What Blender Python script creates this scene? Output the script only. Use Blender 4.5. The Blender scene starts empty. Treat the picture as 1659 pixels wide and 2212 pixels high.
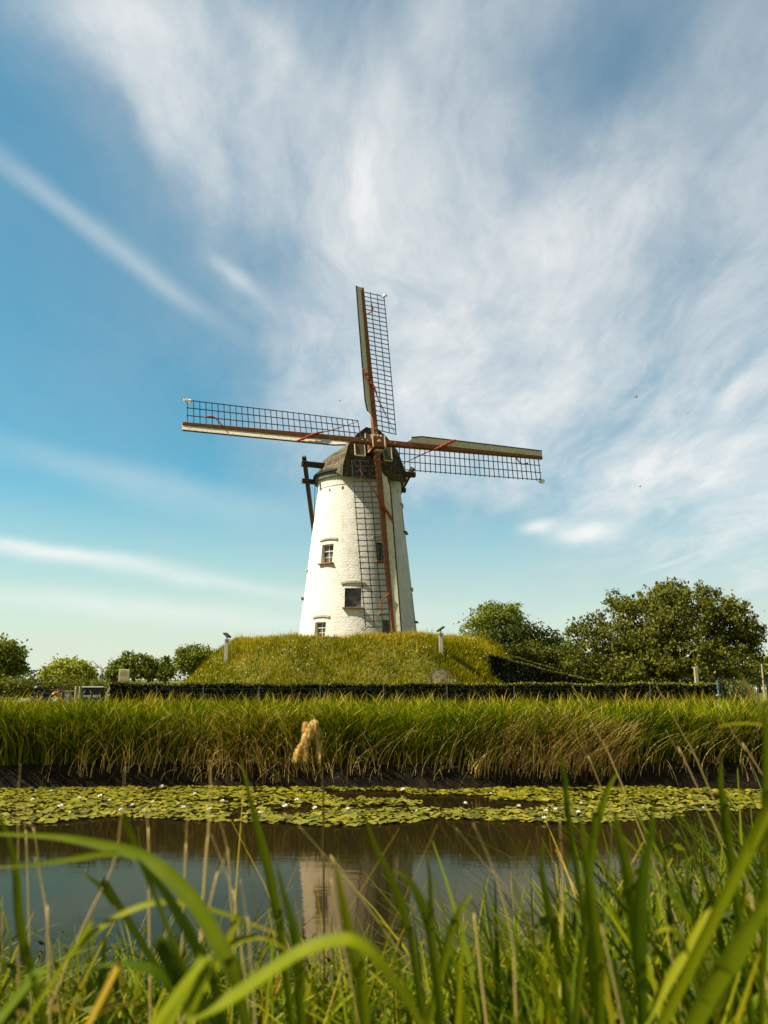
import bpy, bmesh, math, random
import numpy as np
from mathutils import Vector, Matrix
from math import sin, cos, tan, pi, radians

SC = bpy.context.scene
COL = SC.collection
rng = np.random.default_rng(7)
random.seed(7)

# ------------------------------------------------------------------ camera
EYE = 2.4                      # metres above the water (z = 0)
FPX, PITCH = 780.0, radians(12.12)
cd = bpy.data.cameras.new('camera'); cam = bpy.data.objects.new('camera', cd); COL.objects.link(cam)
cam.location = (0, 0, EYE); cam.rotation_euler = (pi / 2 + PITCH, 0, 0)
cd.sensor_fit = 'VERTICAL'; cd.sensor_height = 36; cd.lens = FPX / 1024 * 36
cd.clip_start = 0.05; cd.clip_end = 9000
cd.dof.use_dof = True; cd.dof.focus_distance = 46; cd.dof.aperture_fstop = 3.8
SC.camera = cam
SC.view_settings.view_transform = 'Standard'
SC.view_settings.look = 'None'
SC.view_settings.exposure = 1.1


def at(x, y, Y):
    """world point at distance Y in front of the camera seen at (x, y) of the 1659-wide photo"""
    k = 768 / 1659
    a = (x * k - 384) / FPX; b = (512 - y * k) / FPX
    d = Vector((a, cos(PITCH) - b * sin(PITCH), sin(PITCH) + b * cos(PITCH)))
    return Vector((0, 0, EYE)) + d * (Y / d.y)


# ------------------------------------------------------------------ tagging
def tag(o, label=None, cat=None, group=None, kind=None):
    if label: o['label'] = label
    if cat: o['category'] = cat
    if group: o['group'] = group
    if kind: o['kind'] = kind
    return o


def empty(name, loc=(0, 0, 0), rz=0, **kw):
    o = bpy.data.objects.new(name, None); COL.objects.link(o)
    o.location = loc; o.rotation_euler.z = rz; o.empty_display_size = 0.1
    return tag(o, **kw)


def link(name, me, parent=None):
    o = bpy.data.objects.new(name, me); COL.objects.link(o)
    if parent: o.parent = parent
    return o


def copy_tree(o, parent=None):
    c = o.copy(); COL.objects.link(c)
    if parent: c.parent = parent
    for ch in list(o.children): copy_tree(ch, c)
    return c


# ------------------------------------------------------------------ meshes
def npmesh(name, V, F, mat, parent=None, tint=None, smooth=False):
    """V (n,3), F (m,k) arrays -> one mesh object; tint = one value per vertex"""
    V = np.asarray(V, np.float32); F = np.asarray(F, np.int32); k = F.shape[1]
    me = bpy.data.meshes.new(name)
    me.vertices.add(len(V)); me.vertices.foreach_set('co', V.ravel())
    me.loops.add(F.size); me.loops.foreach_set('vertex_index', F.ravel())
    me.polygons.add(len(F)); me.polygons.foreach_set('loop_start', np.arange(0, F.size, k, dtype=np.int32))
    if smooth: me.polygons.foreach_set('use_smooth', np.ones(len(F), bool))
    if tint is not None:
        at_ = me.attributes.new('tint', 'FLOAT', 'POINT'); at_.data.foreach_set('value', np.asarray(tint, np.float32))
    me.update(calc_edges=True)
    me.materials.append(mat)
    return link(name, me, parent)


class MB:
    """collects boxes, bars and tubes and links them as ONE mesh object"""
    def __init__(s): s.v = []; s.f = []; s.m = []
    def add(s, vs, fs, mi=0):
        b = len(s.v); s.v += [tuple(v) for v in vs]; s.f += [tuple(i + b for i in f) for f in fs]; s.m += [mi] * len(fs); return s
    def box(s, c, d, mi=0, rot=None, taper=1.0):
        vs = []
        for z in (-1, 1):
            t = taper if z > 0 else 1
            for x, y in ((-1, -1), (1, -1), (1, 1), (-1, 1)):
                p = Vector((x * d[0] / 2 * t, y * d[1] / 2 * t, z * d[2] / 2))
                if rot: p = rot @ p
                vs.append(p + Vector(c))
        return s.add(vs, [(3, 2, 1, 0), (4, 5, 6, 7), (0, 1, 5, 4), (1, 2, 6, 5), (2, 3, 7, 6), (3, 0, 4, 7)], mi)
    def bar(s, a, b, w, h=None, mi=0, up=(0, 0, 1), w2=None):
        a, b = Vector(a), Vector(b); d = (b - a).normalized(); u = Vector(up)
        if abs(d.dot(u)) > .98: u = Vector((0, 1, 0))
        x = d.cross(u).normalized(); y = x.cross(d)
        h = h or w; k = (w2 / w) if w2 else 1; vs = []
        for p, q in ((a, 1), (b, k)):
            for i, j in ((-1, -1), (1, -1), (1, 1), (-1, 1)): vs.append(p + x * i * w / 2 * q + y * j * h / 2 * q)
        return s.add(vs, [(3, 2, 1, 0), (4, 5, 6, 7), (0, 1, 5, 4), (1, 2, 6, 5), (2, 3, 7, 6), (3, 0, 4, 7)], mi)
    def tube(s, pts, r, n=8, mi=0, cap=True):
        pts = [Vector(p) for p in pts]; rs = r if isinstance(r, (list, tuple)) else [r] * len(pts); vs = []; fs = []
        px = None
        for i, p in enumerate(pts):
            d = (pts[min(i + 1, len(pts) - 1)] - pts[max(i - 1, 0)]).normalized()
            u = Vector((0, 0, 1)) if abs(d.z) < .95 else Vector((0, 1, 0))
            x = d.cross(u).normalized() if px is None else (px - d * px.dot(d)).normalized()
            px = x; y = d.cross(x)
            vs += [p + (x * cos(2 * pi * k / n) + y * sin(2 * pi * k / n)) * rs[i] for k in range(n)]
        for i in range(len(pts) - 1):
            for k in range(n):
                fs.append((i * n + k, i * n + (k + 1) % n, (i + 1) * n + (k + 1) % n, (i + 1) * n + k))
        if cap:
            fs.append(tuple(range(n - 1, -1, -1))); fs.append(tuple((len(pts) - 1) * n + k for k in range(n)))
        return s.add(vs, fs, mi)
    def lathe(s, prof, c=(0, 0, 0), n=24, mi=0):
        c = Vector(c); vs = []; fs = []
        for r, z in prof: vs += [c + Vector((r * cos(2 * pi * k / n), r * sin(2 * pi * k / n), z)) for k in range(n)]
        for i in range(len(prof) - 1):
            for k in range(n): fs.append((i * n + k, i * n + (k + 1) % n, (i + 1) * n + (k + 1) % n, (i + 1) * n + k))
        return s.add(vs, fs, mi)
    def build(s, name, mats, parent=None, smooth=False, bevel=0):
        me = bpy.data.meshes.new(name); me.from_pydata(s.v, [], s.f)
        for m in (mats if isinstance(mats, (list, tuple)) else [mats]): me.materials.append(m)
        me.polygons.foreach_set('material_index', s.m)
        bm = bmesh.new(); bm.from_mesh(me); bmesh.ops.recalc_face_normals(bm, faces=bm.faces)
        if bevel: bmesh.ops.bevel(bm, geom=bm.edges[:], offset=bevel, segments=1, affect='EDGES')
        bm.to_mesh(me); bm.free()
        if smooth: me.polygons.foreach_set('use_smooth', [True] * len(me.polygons))
        me.update(); return link(name, me, parent)


# ------------------------------------------------------------------ materials
class N:
    """tiny node-graph helper"""
    def __init__(s, tree): s.t = tree; s.n = tree.nodes; s.l = tree.links
    def new(s, t, **kw):
        n = s.n.new(t)
        for k, v in kw.items(): setattr(n, k, v)
        return n
    def set(s, sock, v):
        if hasattr(v, 'is_output') or hasattr(v, 'links') and not isinstance(v, (int, float)): s.l.new(v, sock)
        else: sock.default_value = v
    def math(s, op, a, b=0.0, c=None, clamp=False):
        n = s.new('ShaderNodeMath', operation=op, use_clamp=clamp); s.set(n.inputs[0], a); s.set(n.inputs[1], b)
        if c is not None: s.set(n.inputs[2], c)
        return n.outputs[0]
    def vmath(s, op, a, b=(0, 0, 0)):
        n = s.new('ShaderNodeVectorMath', operation=op); s.set(n.inputs[0], a); s.set(n.inputs[1], b)
        return n.outputs['Value' if op in ('DOT_PRODUCT', 'LENGTH') else 'Vector']
    def noise(s, vec, scale, detail=3, rough=.5, dist=0.0):
        n = s.new('ShaderNodeTexNoise'); n.inputs['Scale'].default_value = scale; n.inputs['Detail'].default_value = detail
        n.inputs['Roughness'].default_value = rough; n.inputs['Distortion'].default_value = dist
        if vec is not None: s.l.new(vec, n.inputs['Vector'])
        return n.outputs['Fac']
    def ramp(s, fac, stops, interp='LINEAR'):
        n = s.new('ShaderNodeValToRGB'); r = n.color_ramp; r.interpolation = interp
        while len(r.elements) < len(stops): r.elements.new(.5)
        for e, (p, c) in zip(r.elements, stops): e.position = p; e.color = (*c, 1) if len(c) == 3 else c
        s.l.new(fac, n.inputs[0]); return n.outputs[0]
    def mix(s, fac, a, b, mode='MIX'):
        n = s.new('ShaderNodeMix', data_type='RGBA', blend_type=mode)
        s.set(n.inputs[0], fac); s.set(n.inputs[6], a if not isinstance(a, tuple) else (*a[:3], 1)); s.set(n.inputs[7], b if not isinstance(b, tuple) else (*b[:3], 1))
        return n.outputs[2]
    def mapr(s, v, a, b, c=0.0, d=1.0, smooth=False):
        n = s.new('ShaderNodeMapRange', interpolation_type='SMOOTHSTEP' if smooth else 'LINEAR')
        s.l.new(v, n.inputs[0])
        for i, x in enumerate((a, b, c, d)): n.inputs[i + 1].default_value = x
        return n.outputs[0]
    def bump(s, h, strength=.5, dist=.02):
        n = s.new('ShaderNodeBump'); n.inputs['Strength'].default_value = strength; n.inputs['Distance'].default_value = dist
        s.l.new(h, n.inputs['Height']); return n.outputs[0]


def base_mat(name):
    m = bpy.data.materials.new(name); m.use_nodes = True
    g = N(m.node_tree); b = m.node_tree.nodes['Principled BSDF']
    return m, g, b


def simple(name, col, rough=.7, metal=0.0, var=.25, scale=6.0, bump=0.0, spec=.4):
    """a painted, wooden or metal surface with a slightly mottled colour"""
    m, g, b = base_mat(name)
    tc = g.new('ShaderNodeTexCoord').outputs['Object']
    nz = g.noise(tc, scale, 5, .6)
    lo = tuple(c * (1 - var) for c in col); hi = tuple(min(1, c * (1 + var)) for c in col)
    g.l.new(g.ramp(nz, [(.3, lo), (.7, hi)]), b.inputs['Base Color'])
    b.inputs['Roughness'].default_value = rough; b.inputs['Metallic'].default_value = metal
    b.inputs['Specular IOR Level'].default_value = spec
    if bump: g.l.new(g.bump(g.noise(tc, scale * 3, 4), .6, bump), b.inputs['Normal'])
    return m


def leafy(name, stops, trans=.35, rough=.55, gloss=.08, patch=None):
    """leaf or grass blade: colour by the per-leaf 'tint', some light shining through"""
    m, g, b = base_mat(name)
    tint = g.new('ShaderNodeAttribute', attribute_name='tint').outputs['Fac']
    if patch:
        tc = g.new('ShaderNodeTexCoord').outputs['Object']
        nz = g.noise(tc, patch[0], 2)
        tint = g.math('ADD', tint, g.math('MULTIPLY', g.math('SUBTRACT', nz, .5), patch[1]), clamp=True)
    c = g.ramp(tint, stops)
    g.l.new(c, b.inputs['Base Color']); b.inputs['Roughness'].default_value = rough
    b.inputs['Specular IOR Level'].default_value = gloss
    tr = g.new('ShaderNodeBsdfTranslucent')
    g.l.new(g.mix(1.0, c, (1.0, 1.0, .45), 'MULTIPLY'), tr.inputs[0])
    mx = g.new('ShaderNodeMixShader'); mx.inputs[0].default_value = trans
    g.l.new(b.outputs[0], mx.inputs[1]); g.l.new(tr.outputs[0], mx.inputs[2])
    g.l.new(mx.outputs[0], m.node_tree.nodes['Material Output'].inputs[0])
    return m


def mat_whitewash():
    m, g, b = base_mat('whitewashed_brick')
    tc = g.new('ShaderNodeTexCoord').outputs['Object']
    s = g.new('ShaderNodeSeparateXYZ'); g.l.new(tc, s.inputs[0])
    ang = g.math('MULTIPLY', g.math('ARCTAN2', s.outputs[1], s.outputs[0]), 3.3)
    c = g.new('ShaderNodeCombineXYZ'); g.l.new(ang, c.inputs[0]); g.l.new(s.outputs[2], c.inputs[1])
    warp = g.new('ShaderNodeTexNoise'); warp.inputs['Scale'].default_value = 2.5; g.l.new(tc, warp.inputs['Vector'])
    wv = g.vmath('MULTIPLY', g.vmath('SUBTRACT', warp.outputs['Color'], (.5, .5, .5)), (.10, .05, 0))
    v = g.vmath('ADD', c.outputs[0], wv)
    br = g.new('ShaderNodeTexBrick'); g.l.new(v, br.inputs['Vector'])
    for k, x in (('Scale', 1.0), ('Mortar Size', .012), ('Mortar Smooth', .6), ('Bias', 0.0), ('Brick Width', .26), ('Row Height', .098)):
        br.inputs[k].default_value = x
    br.inputs['Color1'].default_value = (.2, .2, .2, 1); br.inputs['Color2'].default_value = (1, 1, 1, 1); br.inputs['Mortar'].default_value = (0, 0, 0, 1)
    brick = g.new('ShaderNodeRGBToBW'); g.l.new(br.outputs['Color'], brick.inputs[0])
    big = g.noise(tc, 1.3, 4, .6); fine = g.noise(tc, 14, 4, .6)
    h = g.math('ADD', g.math('MULTIPLY', brick.outputs[0], .55), g.math('ADD', g.math('MULTIPLY', fine, .8), g.math('MULTIPLY', big, .6)))
    g.l.new(g.bump(h, 1.0, .09), b.inputs['Normal'])
    col = g.ramp(big, [(.25, (.72, .67, .57)), (.6, (.81, .765, .67))])
    st = g.noise(g.vmath('MULTIPLY', tc, (2.2, 2.2, .25)), 1.5, 5, .65)
    col = g.mix(g.mapr(st, .56, .78, 0, .45), col, (.42, .36, .23))
    g.l.new(col, b.inputs['Base Color']); b.inputs['Roughness'].default_value = .9; b.inputs['Specular IOR Level'].default_value = .15
    return m


def mat_shingle():
    m, g, b = base_mat('oak_shingle')
    tc = g.new('ShaderNodeTexCoord').outputs['Object']
    s = g.new('ShaderNodeSeparateXYZ'); g.l.new(tc, s.inputs[0])
    c = g.new('ShaderNodeCombineXYZ'); g.l.new(g.math('ADD', s.outputs[0], g.math('MULTIPLY', s.outputs[1], .9)), c.inputs[0]); g.l.new(s.outputs[2], c.inputs[1])
    nz = g.new('ShaderNodeTexNoise'); nz.inputs['Scale'].default_value = 3; g.l.new(tc, nz.inputs['Vector'])
    v = g.vmath('ADD', c.outputs[0], g.vmath('MULTIPLY', g.vmath('SUBTRACT', nz.outputs['Color'], (.5, .5, .5)), (.05, .05, 0)))
    br = g.new('ShaderNodeTexBrick'); g.l.new(v, br.inputs['Vector'])
    for k, x in (('Scale', 1.0), ('Mortar Size', .022), ('Mortar Smooth', .3), ('Bias', -.1), ('Brick Width', .2), ('Row Height', .13)):
        br.inputs[k].default_value = x
    br.inputs['Color1'].default_value = (.060, .040, .016, 1); br.inputs['Color2'].default_value = (.15, .108, .042, 1); br.inputs['Mortar'].default_value = (.018, .012, .006, 1)
    lich = g.noise(tc, 4, 5, .65)
    col = g.mix(g.mapr(lich, .52, .68, 0, .6), br.outputs['Color'], (.26, .20, .07))
    g.l.new(col, b.inputs['Base Color']); b.inputs['Roughness'].default_value = .9
    bw = g.new('ShaderNodeRGBToBW'); g.l.new(br.outputs['Color'], bw.inputs[0])
    g.l.new(g.bump(bw.outputs[0], 1.0, .15), b.inputs['Normal'])
    return m


def mat_water():
    m, g, b = base_mat('canal_water')
    tc = g.new('ShaderNodeTexCoord').outputs['Object']
    # brown, peaty water: a dark body under a stained reflecting surface
    h = g.noise(g.vmath('MULTIPLY', tc, (1.0, 2.2, 1)), 2.2, 3, .5)
    bp = g.bump(h, .05, .03)
    b.inputs['Base Color'].default_value = (.012, .009, .003, 1); b.inputs['Roughness'].default_value = .6; b.inputs['Specular IOR Level'].default_value = 0
    gl = g.new('ShaderNodeBsdfGlossy'); gl.inputs['Color'].default_value = (.80, .66, .46, 1); gl.inputs['Roughness'].default_value = .045; g.l.new(bp, gl.inputs['Normal'])
    fr = g.new('ShaderNodeFresnel'); fr.inputs['IOR'].default_value = 1.42; g.l.new(bp, fr.inputs['Normal'])
    mx = g.new('ShaderNodeMixShader'); g.l.new(fr.outputs[0], mx.inputs[0]); g.l.new(b.outputs[0], mx.inputs[1]); g.l.new(gl.outputs[0], mx.inputs[2])
    g.l.new(mx.outputs[0], m.node_tree.nodes['Material Output'].inputs[0])
    return m


def mat_ground():
    m, g, b = base_mat('field_ground')
    tc = g.new('ShaderNodeTexCoord').outputs['Object']
    s = g.new('ShaderNodeSeparateXYZ'); g.l.new(tc, s.inputs[0])
    n1 = g.noise(tc, .15, 4, .6); n2 = g.noise(tc, 6, 4, .6)
    gr = g.ramp(g.math('ADD', g.math('MULTIPLY', n1, .6), g.math('MULTIPLY', n2, .4)), [(.35, (.045, .058, .010)), (.5, (.09, .10, .016)), (.68, (.16, .145, .03))])
    mud = g.ramp(n2, [(.3, (.006, .005, .003)), (.7, (.022, .017, .009))])
    g.l.new(g.mix(g.mapr(s.outputs[2], .62, .85), mud, gr), b.inputs['Base Color'])
    b.inputs['Roughness'].default_value = .95; b.inputs['Specular IOR Level'].default_value = .1
    g.l.new(g.bump(n2, .8, .08), b.inputs['Normal'])
    return m


M = dict(
    white=mat_whitewash(), shingle=mat_shingle(), water=mat_water(), ground=mat_ground(),
    stock=simple('red_brown_paint', (.20, .062, .012), .55, var=.3, scale=3),
    board=simple('cream_board', (.62, .55, .38), .75, var=.22, scale=5),
    lath=simple('dark_blue_grey_lath', (.045, .05, .06), .6),
    tar=simple('black_tar', (.012, .012, .014), .5),
    strip=simple('dark_green_strip', (.010, .022, .018), .5),
    beam=simple('dark_timber', (.045, .030, .014), .8, scale=4),
    cloth=simple('red_canvas', (.30, .050, .014), .85, scale=9),
    rag=simple('white_rag', (.8, .78, .72), .9, var=.05),
    steel=simple('cream_painted_steel', (.62, .53, .36), .5),
    frame=simple('white_window_frame', (.55, .50, .38), .6),
    dframe=simple('dark_window_frame', (.06, .055, .05), .5),
    sill=simple('brown_tile_sill', (.24, .085, .030), .7, scale=12),
    lintel=simple('grey_lintel', (.42, .36, .24), .85, scale=10),
    shutter=simple('weathered_grey_board', (.13, .115, .085), .8, scale=4),
    post=simple('pale_concrete', (.42, .39, .31), .85, scale=12, bump=.004),
    lamp=simple('black_lamp_housing', (.012, .012, .014), .45),
    metal=simple('galvanised_steel', (.16, .17, .15), .5, .5),
    green_metal=simple('blue_green_paint', (.055, .10, .085), .5),
    dmetal=simple('dark_green_paint', (.03, .038, .025), .5),
    wood=simple('weathered_wood', (.33, .26, .14), .85, scale=5, bump=.004),
    dwood=simple('old_fence_wood', (.16, .12, .065), .9, scale=5),
    panel=simple('cream_sign_panel', (.74, .64, .42), .6, var=.06),
    ink=simple('sign_ink', (.42, .26, .14), .7),
    bin=simple('dark_blue_bin', (.020, .026, .034), .45),
    lid=simple('grey_bin_lid', (.42, .42, .38), .5),
    paint=simple('white_lettering', (.8, .8, .74), .6, var=.05),
    orange=simple('orange_paint', (.26, .085, .018), .35), rubber=simple('black_rubber', (.014, .014, .014), .7),
    box=simple('grey_box_paint', (.34, .35, .31), .6),
    turbine=simple('turbine_white', (.34, .35, .33), .5, var=.03),
    bird=simple('dark_feathers', (.02, .02, .022), .8),
    bark=simple('bark', (.085, .060, .032), .95, scale=6, bump=.02),
    smoke=simple('white_plume', (.8, .8, .8), 1.0, var=.02),
    soil=simple('stony_soil', (.10, .085, .042), .95, var=.6, scale=8, bump=.03),
    petal=simple('white_petals', (.82, .80, .70), .6, var=.05), stamen=simple('yellow_stamens', (.62, .42, .03), .7),
)
m, g, b = base_mat('old_glass'); b.inputs['Base Color'].default_value = (.03, .03, .028, 1); b.inputs['Roughness'].default_value = .12
tcg = g.new('ShaderNodeTexCoord').outputs['Object']; g.l.new(g.ramp(g.noise(tcg, 2.4, 3), [(.40, (.012, .012, .011)), (.72, (.16, .15, .12))]), b.inputs['Base Color']); M['glass'] = m

OL = [(0, (.022, .030, .005)), (.5, (.055, .066, .010)), (1, (.12, .125, .020))]
L = dict(
    grass=leafy('bank_grass_blades', [(0, (.008, .017, .001)), (.2, (.034, .056, .002)), (.45, (.130, .168, .003)), (.68, (.27, .262, .007)), (.86, (.42, .30, .035)), (1, (.50, .34, .08))], .2, gloss=0, patch=(.45, .35)),
    straw=leafy('straw_stems', [(0, (.08, .060, .012)), (.4, (.30, .20, .045)), (1, (.70, .52, .20))], .2),
    mound=leafy('dry_mound_grass', [(0, (.033, .048, .003)), (.3, (.120, .138, .004)), (.55, (.25, .235, .006)), (.78, (.43, .33, .016)), (1, (.54, .37, .05))], .35, gloss=0, patch=(.6, .9)),
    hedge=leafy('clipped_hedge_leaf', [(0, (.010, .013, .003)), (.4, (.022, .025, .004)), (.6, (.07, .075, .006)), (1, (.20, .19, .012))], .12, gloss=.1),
    big=leafy('cherry_leaf', [(0, (.045, .052, .004)), (.5, (.105, .112, .009)), (1, (.21, .20, .02))], .30, rough=.55, gloss=.15),
    poplar=leafy('poplar_leaf', [(0, (.075, .095, .010)), (.5, (.15, .175, .018)), (1, (.27, .28, .04))], .32),
    dark=leafy('dark_leaf', [(0, (.016, .024, .004)), (.6, (.042, .054, .007)), (1, (.09, .10, .011))], .2),
    pale=leafy('pale_willow_leaf', [(0, (.14, .165, .012)), (.5, (.28, .29, .03)), (1, (.44, .43, .08))], .35),
    bush=leafy('bramble_leaf', [(0, (.06, .075, .009)), (.5, (.12, .13, .015)), (1, (.20, .18, .026))], .3),
    reed=leafy('reed_leaf', [(0, (.012, .030, .001)), (.4, (.055, .088, .002)), (.7, (.135, .160, .002)), (.9, (.23, .22, .004)), (1, (.34, .22, .02))], .32, rough=.5, gloss=.06),
    herb=leafy('bank_herb_leaf', [(0, (.014, .026, .002)), (.5, (.070, .088, .003)), (.85, (.16, .15, .005)), (1, (.26, .17, .02))], .4, gloss=.1),
    pad=leafy('lily_pad_leaf', [(0, (.045, .048, .004)), (.5, (.14, .132, .008)), (1, (.25, .21, .016))], .1, rough=.45, gloss=.15),
    plume=leafy('reed_plume_hair', [(0, (.58, .36, .09)), (1, (.95, .72, .33))], .4),
    flower=leafy('meadow_flower_head', [(0, (.62, .56, .30)), (1, (.82, .78, .58))], .3),
)

# ------------------------------------------------------------------ ground, mound, water
FIELD = .9
AX = Vector((-1.64, 50.2, 0))                    # tower axis


def vnoise(x, y, s, seed=0):
    """cheap smooth value noise for numpy arrays"""
    x = np.asarray(x, float) * s + seed * 17.3; y = np.asarray(y, float) * s + seed * 9.1
    xi, yi = np.floor(x), np.floor(y); fx, fy = x - xi, y - yi
    fx = fx * fx * (3 - 2 * fx); fy = fy * fy * (3 - 2 * fy)
    def h(a, b_): v = np.sin(a * 127.1 + b_ * 311.7 + seed * 3.7) * 43758.5453; return v - np.floor(v)
    return (h(xi, yi) * (1 - fx) + h(xi + 1, yi) * fx) * (1 - fy) + (h(xi, yi + 1) * (1 - fx) + h(xi + 1, yi + 1) * fx) * fy


def edge_y(x): return 18.7 + .4 * (vnoise(x, 0, .6, 3) - .5) + .45 * (vnoise(x, 0, .23, 13) - .5) + .28 * (vnoise(x, 0, 1.9, 23) - .5) + .02 * np.asarray(x)


PROF = [(-4000, 1.25), (1.5, 1.25), (2.6, 1.15), (3.6, .85), (4.7, .25), (5.6, -.35), (7, -.9), (17, -.9), (18.25, -.35), (18.7, .02), (18.9, .5), (19.3, .80), (20.5, .9), (4000, .9)]


def ground_z(x, y):
    yy = np.asarray(y) - np.where(np.asarray(y) > 12, edge_y(x) - 18.7, 0)
    return np.interp(yy, [p[0] for p in PROF], [p[1] for p in PROF])


def mound_z(x, y):
    dx, dy = np.asarray(x) - AX.x, np.asarray(y) - AX.y
    r = np.hypot(dx, dy); a = np.arctan2(dy, dx)
    r = r + .25 * np.sin(3 * a + 1) + .2 * np.sin(7 * a) + .45 * (vnoise(x, y, .5, 5) - .5) - .45 * np.clip(dx / 6, 0, 1) + .35 * np.clip(-dx / 6, 0, 1)
    t = np.clip((r - 7.5) / (12.2 - 7.5), 0, 1); t = t * t * (3 - 2 * t) * .5 + (1 - (1 - t) ** 1.5) * .5
    return FIELD - .02 + 3.72 * (1 - t) + .25 * (vnoise(x, y, .9, 8) - .5) * (1 - t) - np.where(r > 12.2, .15, 0)


def grid(name, xs, ys, zf, mat, **kw):
    X, Y = np.meshgrid(xs, ys); Z = zf(X, Y); n, m_ = X.shape
    V = np.stack([X.ravel(), Y.ravel(), Z.ravel()], 1)
    i = np.arange(n * m_).reshape(n, m_)
    F = np.stack([i[:-1, :-1].ravel(), i[:-1, 1:].ravel(), i[1:, 1:].ravel(), i[1:, :-1].ravel()], 1)
    return tag(npmesh(name, V, F, mat, smooth=True), **kw)


xs = np.concatenate([[-4000, -1500, -500, -200, -80], np.linspace(-40, 40, 161), [80, 200, 500, 1500, 4000]])
ys = np.concatenate([[-4000, -500, -60, -10, 0], np.linspace(1, 8, 29), [10, 14], np.linspace(17, 22, 41), np.linspace(23, 60, 38), [80, 120, 200, 400, 900, 2000, 4000]])
grid('ground', xs, ys, lambda x, y: ground_z(x, y) + np.where((y > 21) & (y < 60), .05 * (vnoise(x, y, .4, 2) - .5), 0), M['ground'], kind='structure')
grid('mound', np.linspace(-15.5, 12.5, 141), np.linspace(36.5, 63, 133), mound_z, M['ground'], kind='structure')
grid('water', np.array([-4000., 0, 4000.]), np.array([4.0, 12, 19.5]), lambda x, y: x * 0, M['water'], kind='structure')


# ------------------------------------------------------------------ grass makers
def blades(base, h, az, lean, width, droop=.3, nseg=3, twist=None):
    """curved tapering blades as arrays (verts, quads)"""
    n = len(h); t = np.linspace(0, 1, nseg + 1)
    d = np.stack([np.cos(az), np.sin(az), np.zeros(n)], 1)
    tw = rng.uniform(0, pi, n) if twist is None else twist
    sd = np.stack([np.cos(az + tw), np.sin(az + tw), np.zeros(n)], 1)
    out = np.zeros((n, nseg + 1, 2, 3))
    for k, tt in enumerate(t):
        c = base + d * (lean * h * tt ** 1.8)[:, None]
        c[:, 2] += h * (tt - droop * tt ** 2.4)
        w = (width * (1 - tt ** 1.6) * .5 + .0012)[:, None]
        out[:, k, 0] = c - sd * w; out[:, k, 1] = c + sd * w
    V = out.reshape(-1, 3); i = (np.arange(n) * (nseg + 1) * 2)[:, None]
    F = np.concatenate([np.stack([i[:, 0] + 2 * k, i[:, 0] + 2 * k + 1, i[:, 0] + 2 * k + 3, i[:, 0] + 2 * k + 2], 1) for k in range(nseg)])
    return V, F, (nseg + 1) * 2


def leaves(C, size, elong=1.8, droop=0.0, nrm=None, flat=0.0):
    """diamond leaves of random orientation round the points C"""
    n = len(C); size = np.broadcast_to(size, (n,))
    a = rng.normal(size=(n, 3)); a[:, 2] -= droop * 1.5; a /= np.linalg.norm(a, axis=1)[:, None]
    b_ = rng.normal(size=(n, 3))
    if nrm is not None: b_ = np.cross(a, nrm * 1.2 + rng.normal(size=(n, 3)) * .8)
    b_ -= a * (a * b_).sum(1)[:, None]; b_ /= np.linalg.norm(b_, axis=1)[:, None] + 1e-9
    a = a * (size * elong / 2)[:, None]; b_ = b_ * (size / 2)[:, None]
    V = np.stack([C - a, C + b_ - a * .1, C + a, C - b_ - a * .1], 1).reshape(-1, 3)
    return V, np.arange(n * 4).reshape(n, 4)


def cat(parts):
    V = []; F = []; T = []; o = 0
    for v, f, t in parts: V.append(v); F.append(f + o); T.append(t); o += len(v)
    return np.concatenate(V), np.concatenate(F), np.concatenate(T)


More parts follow.
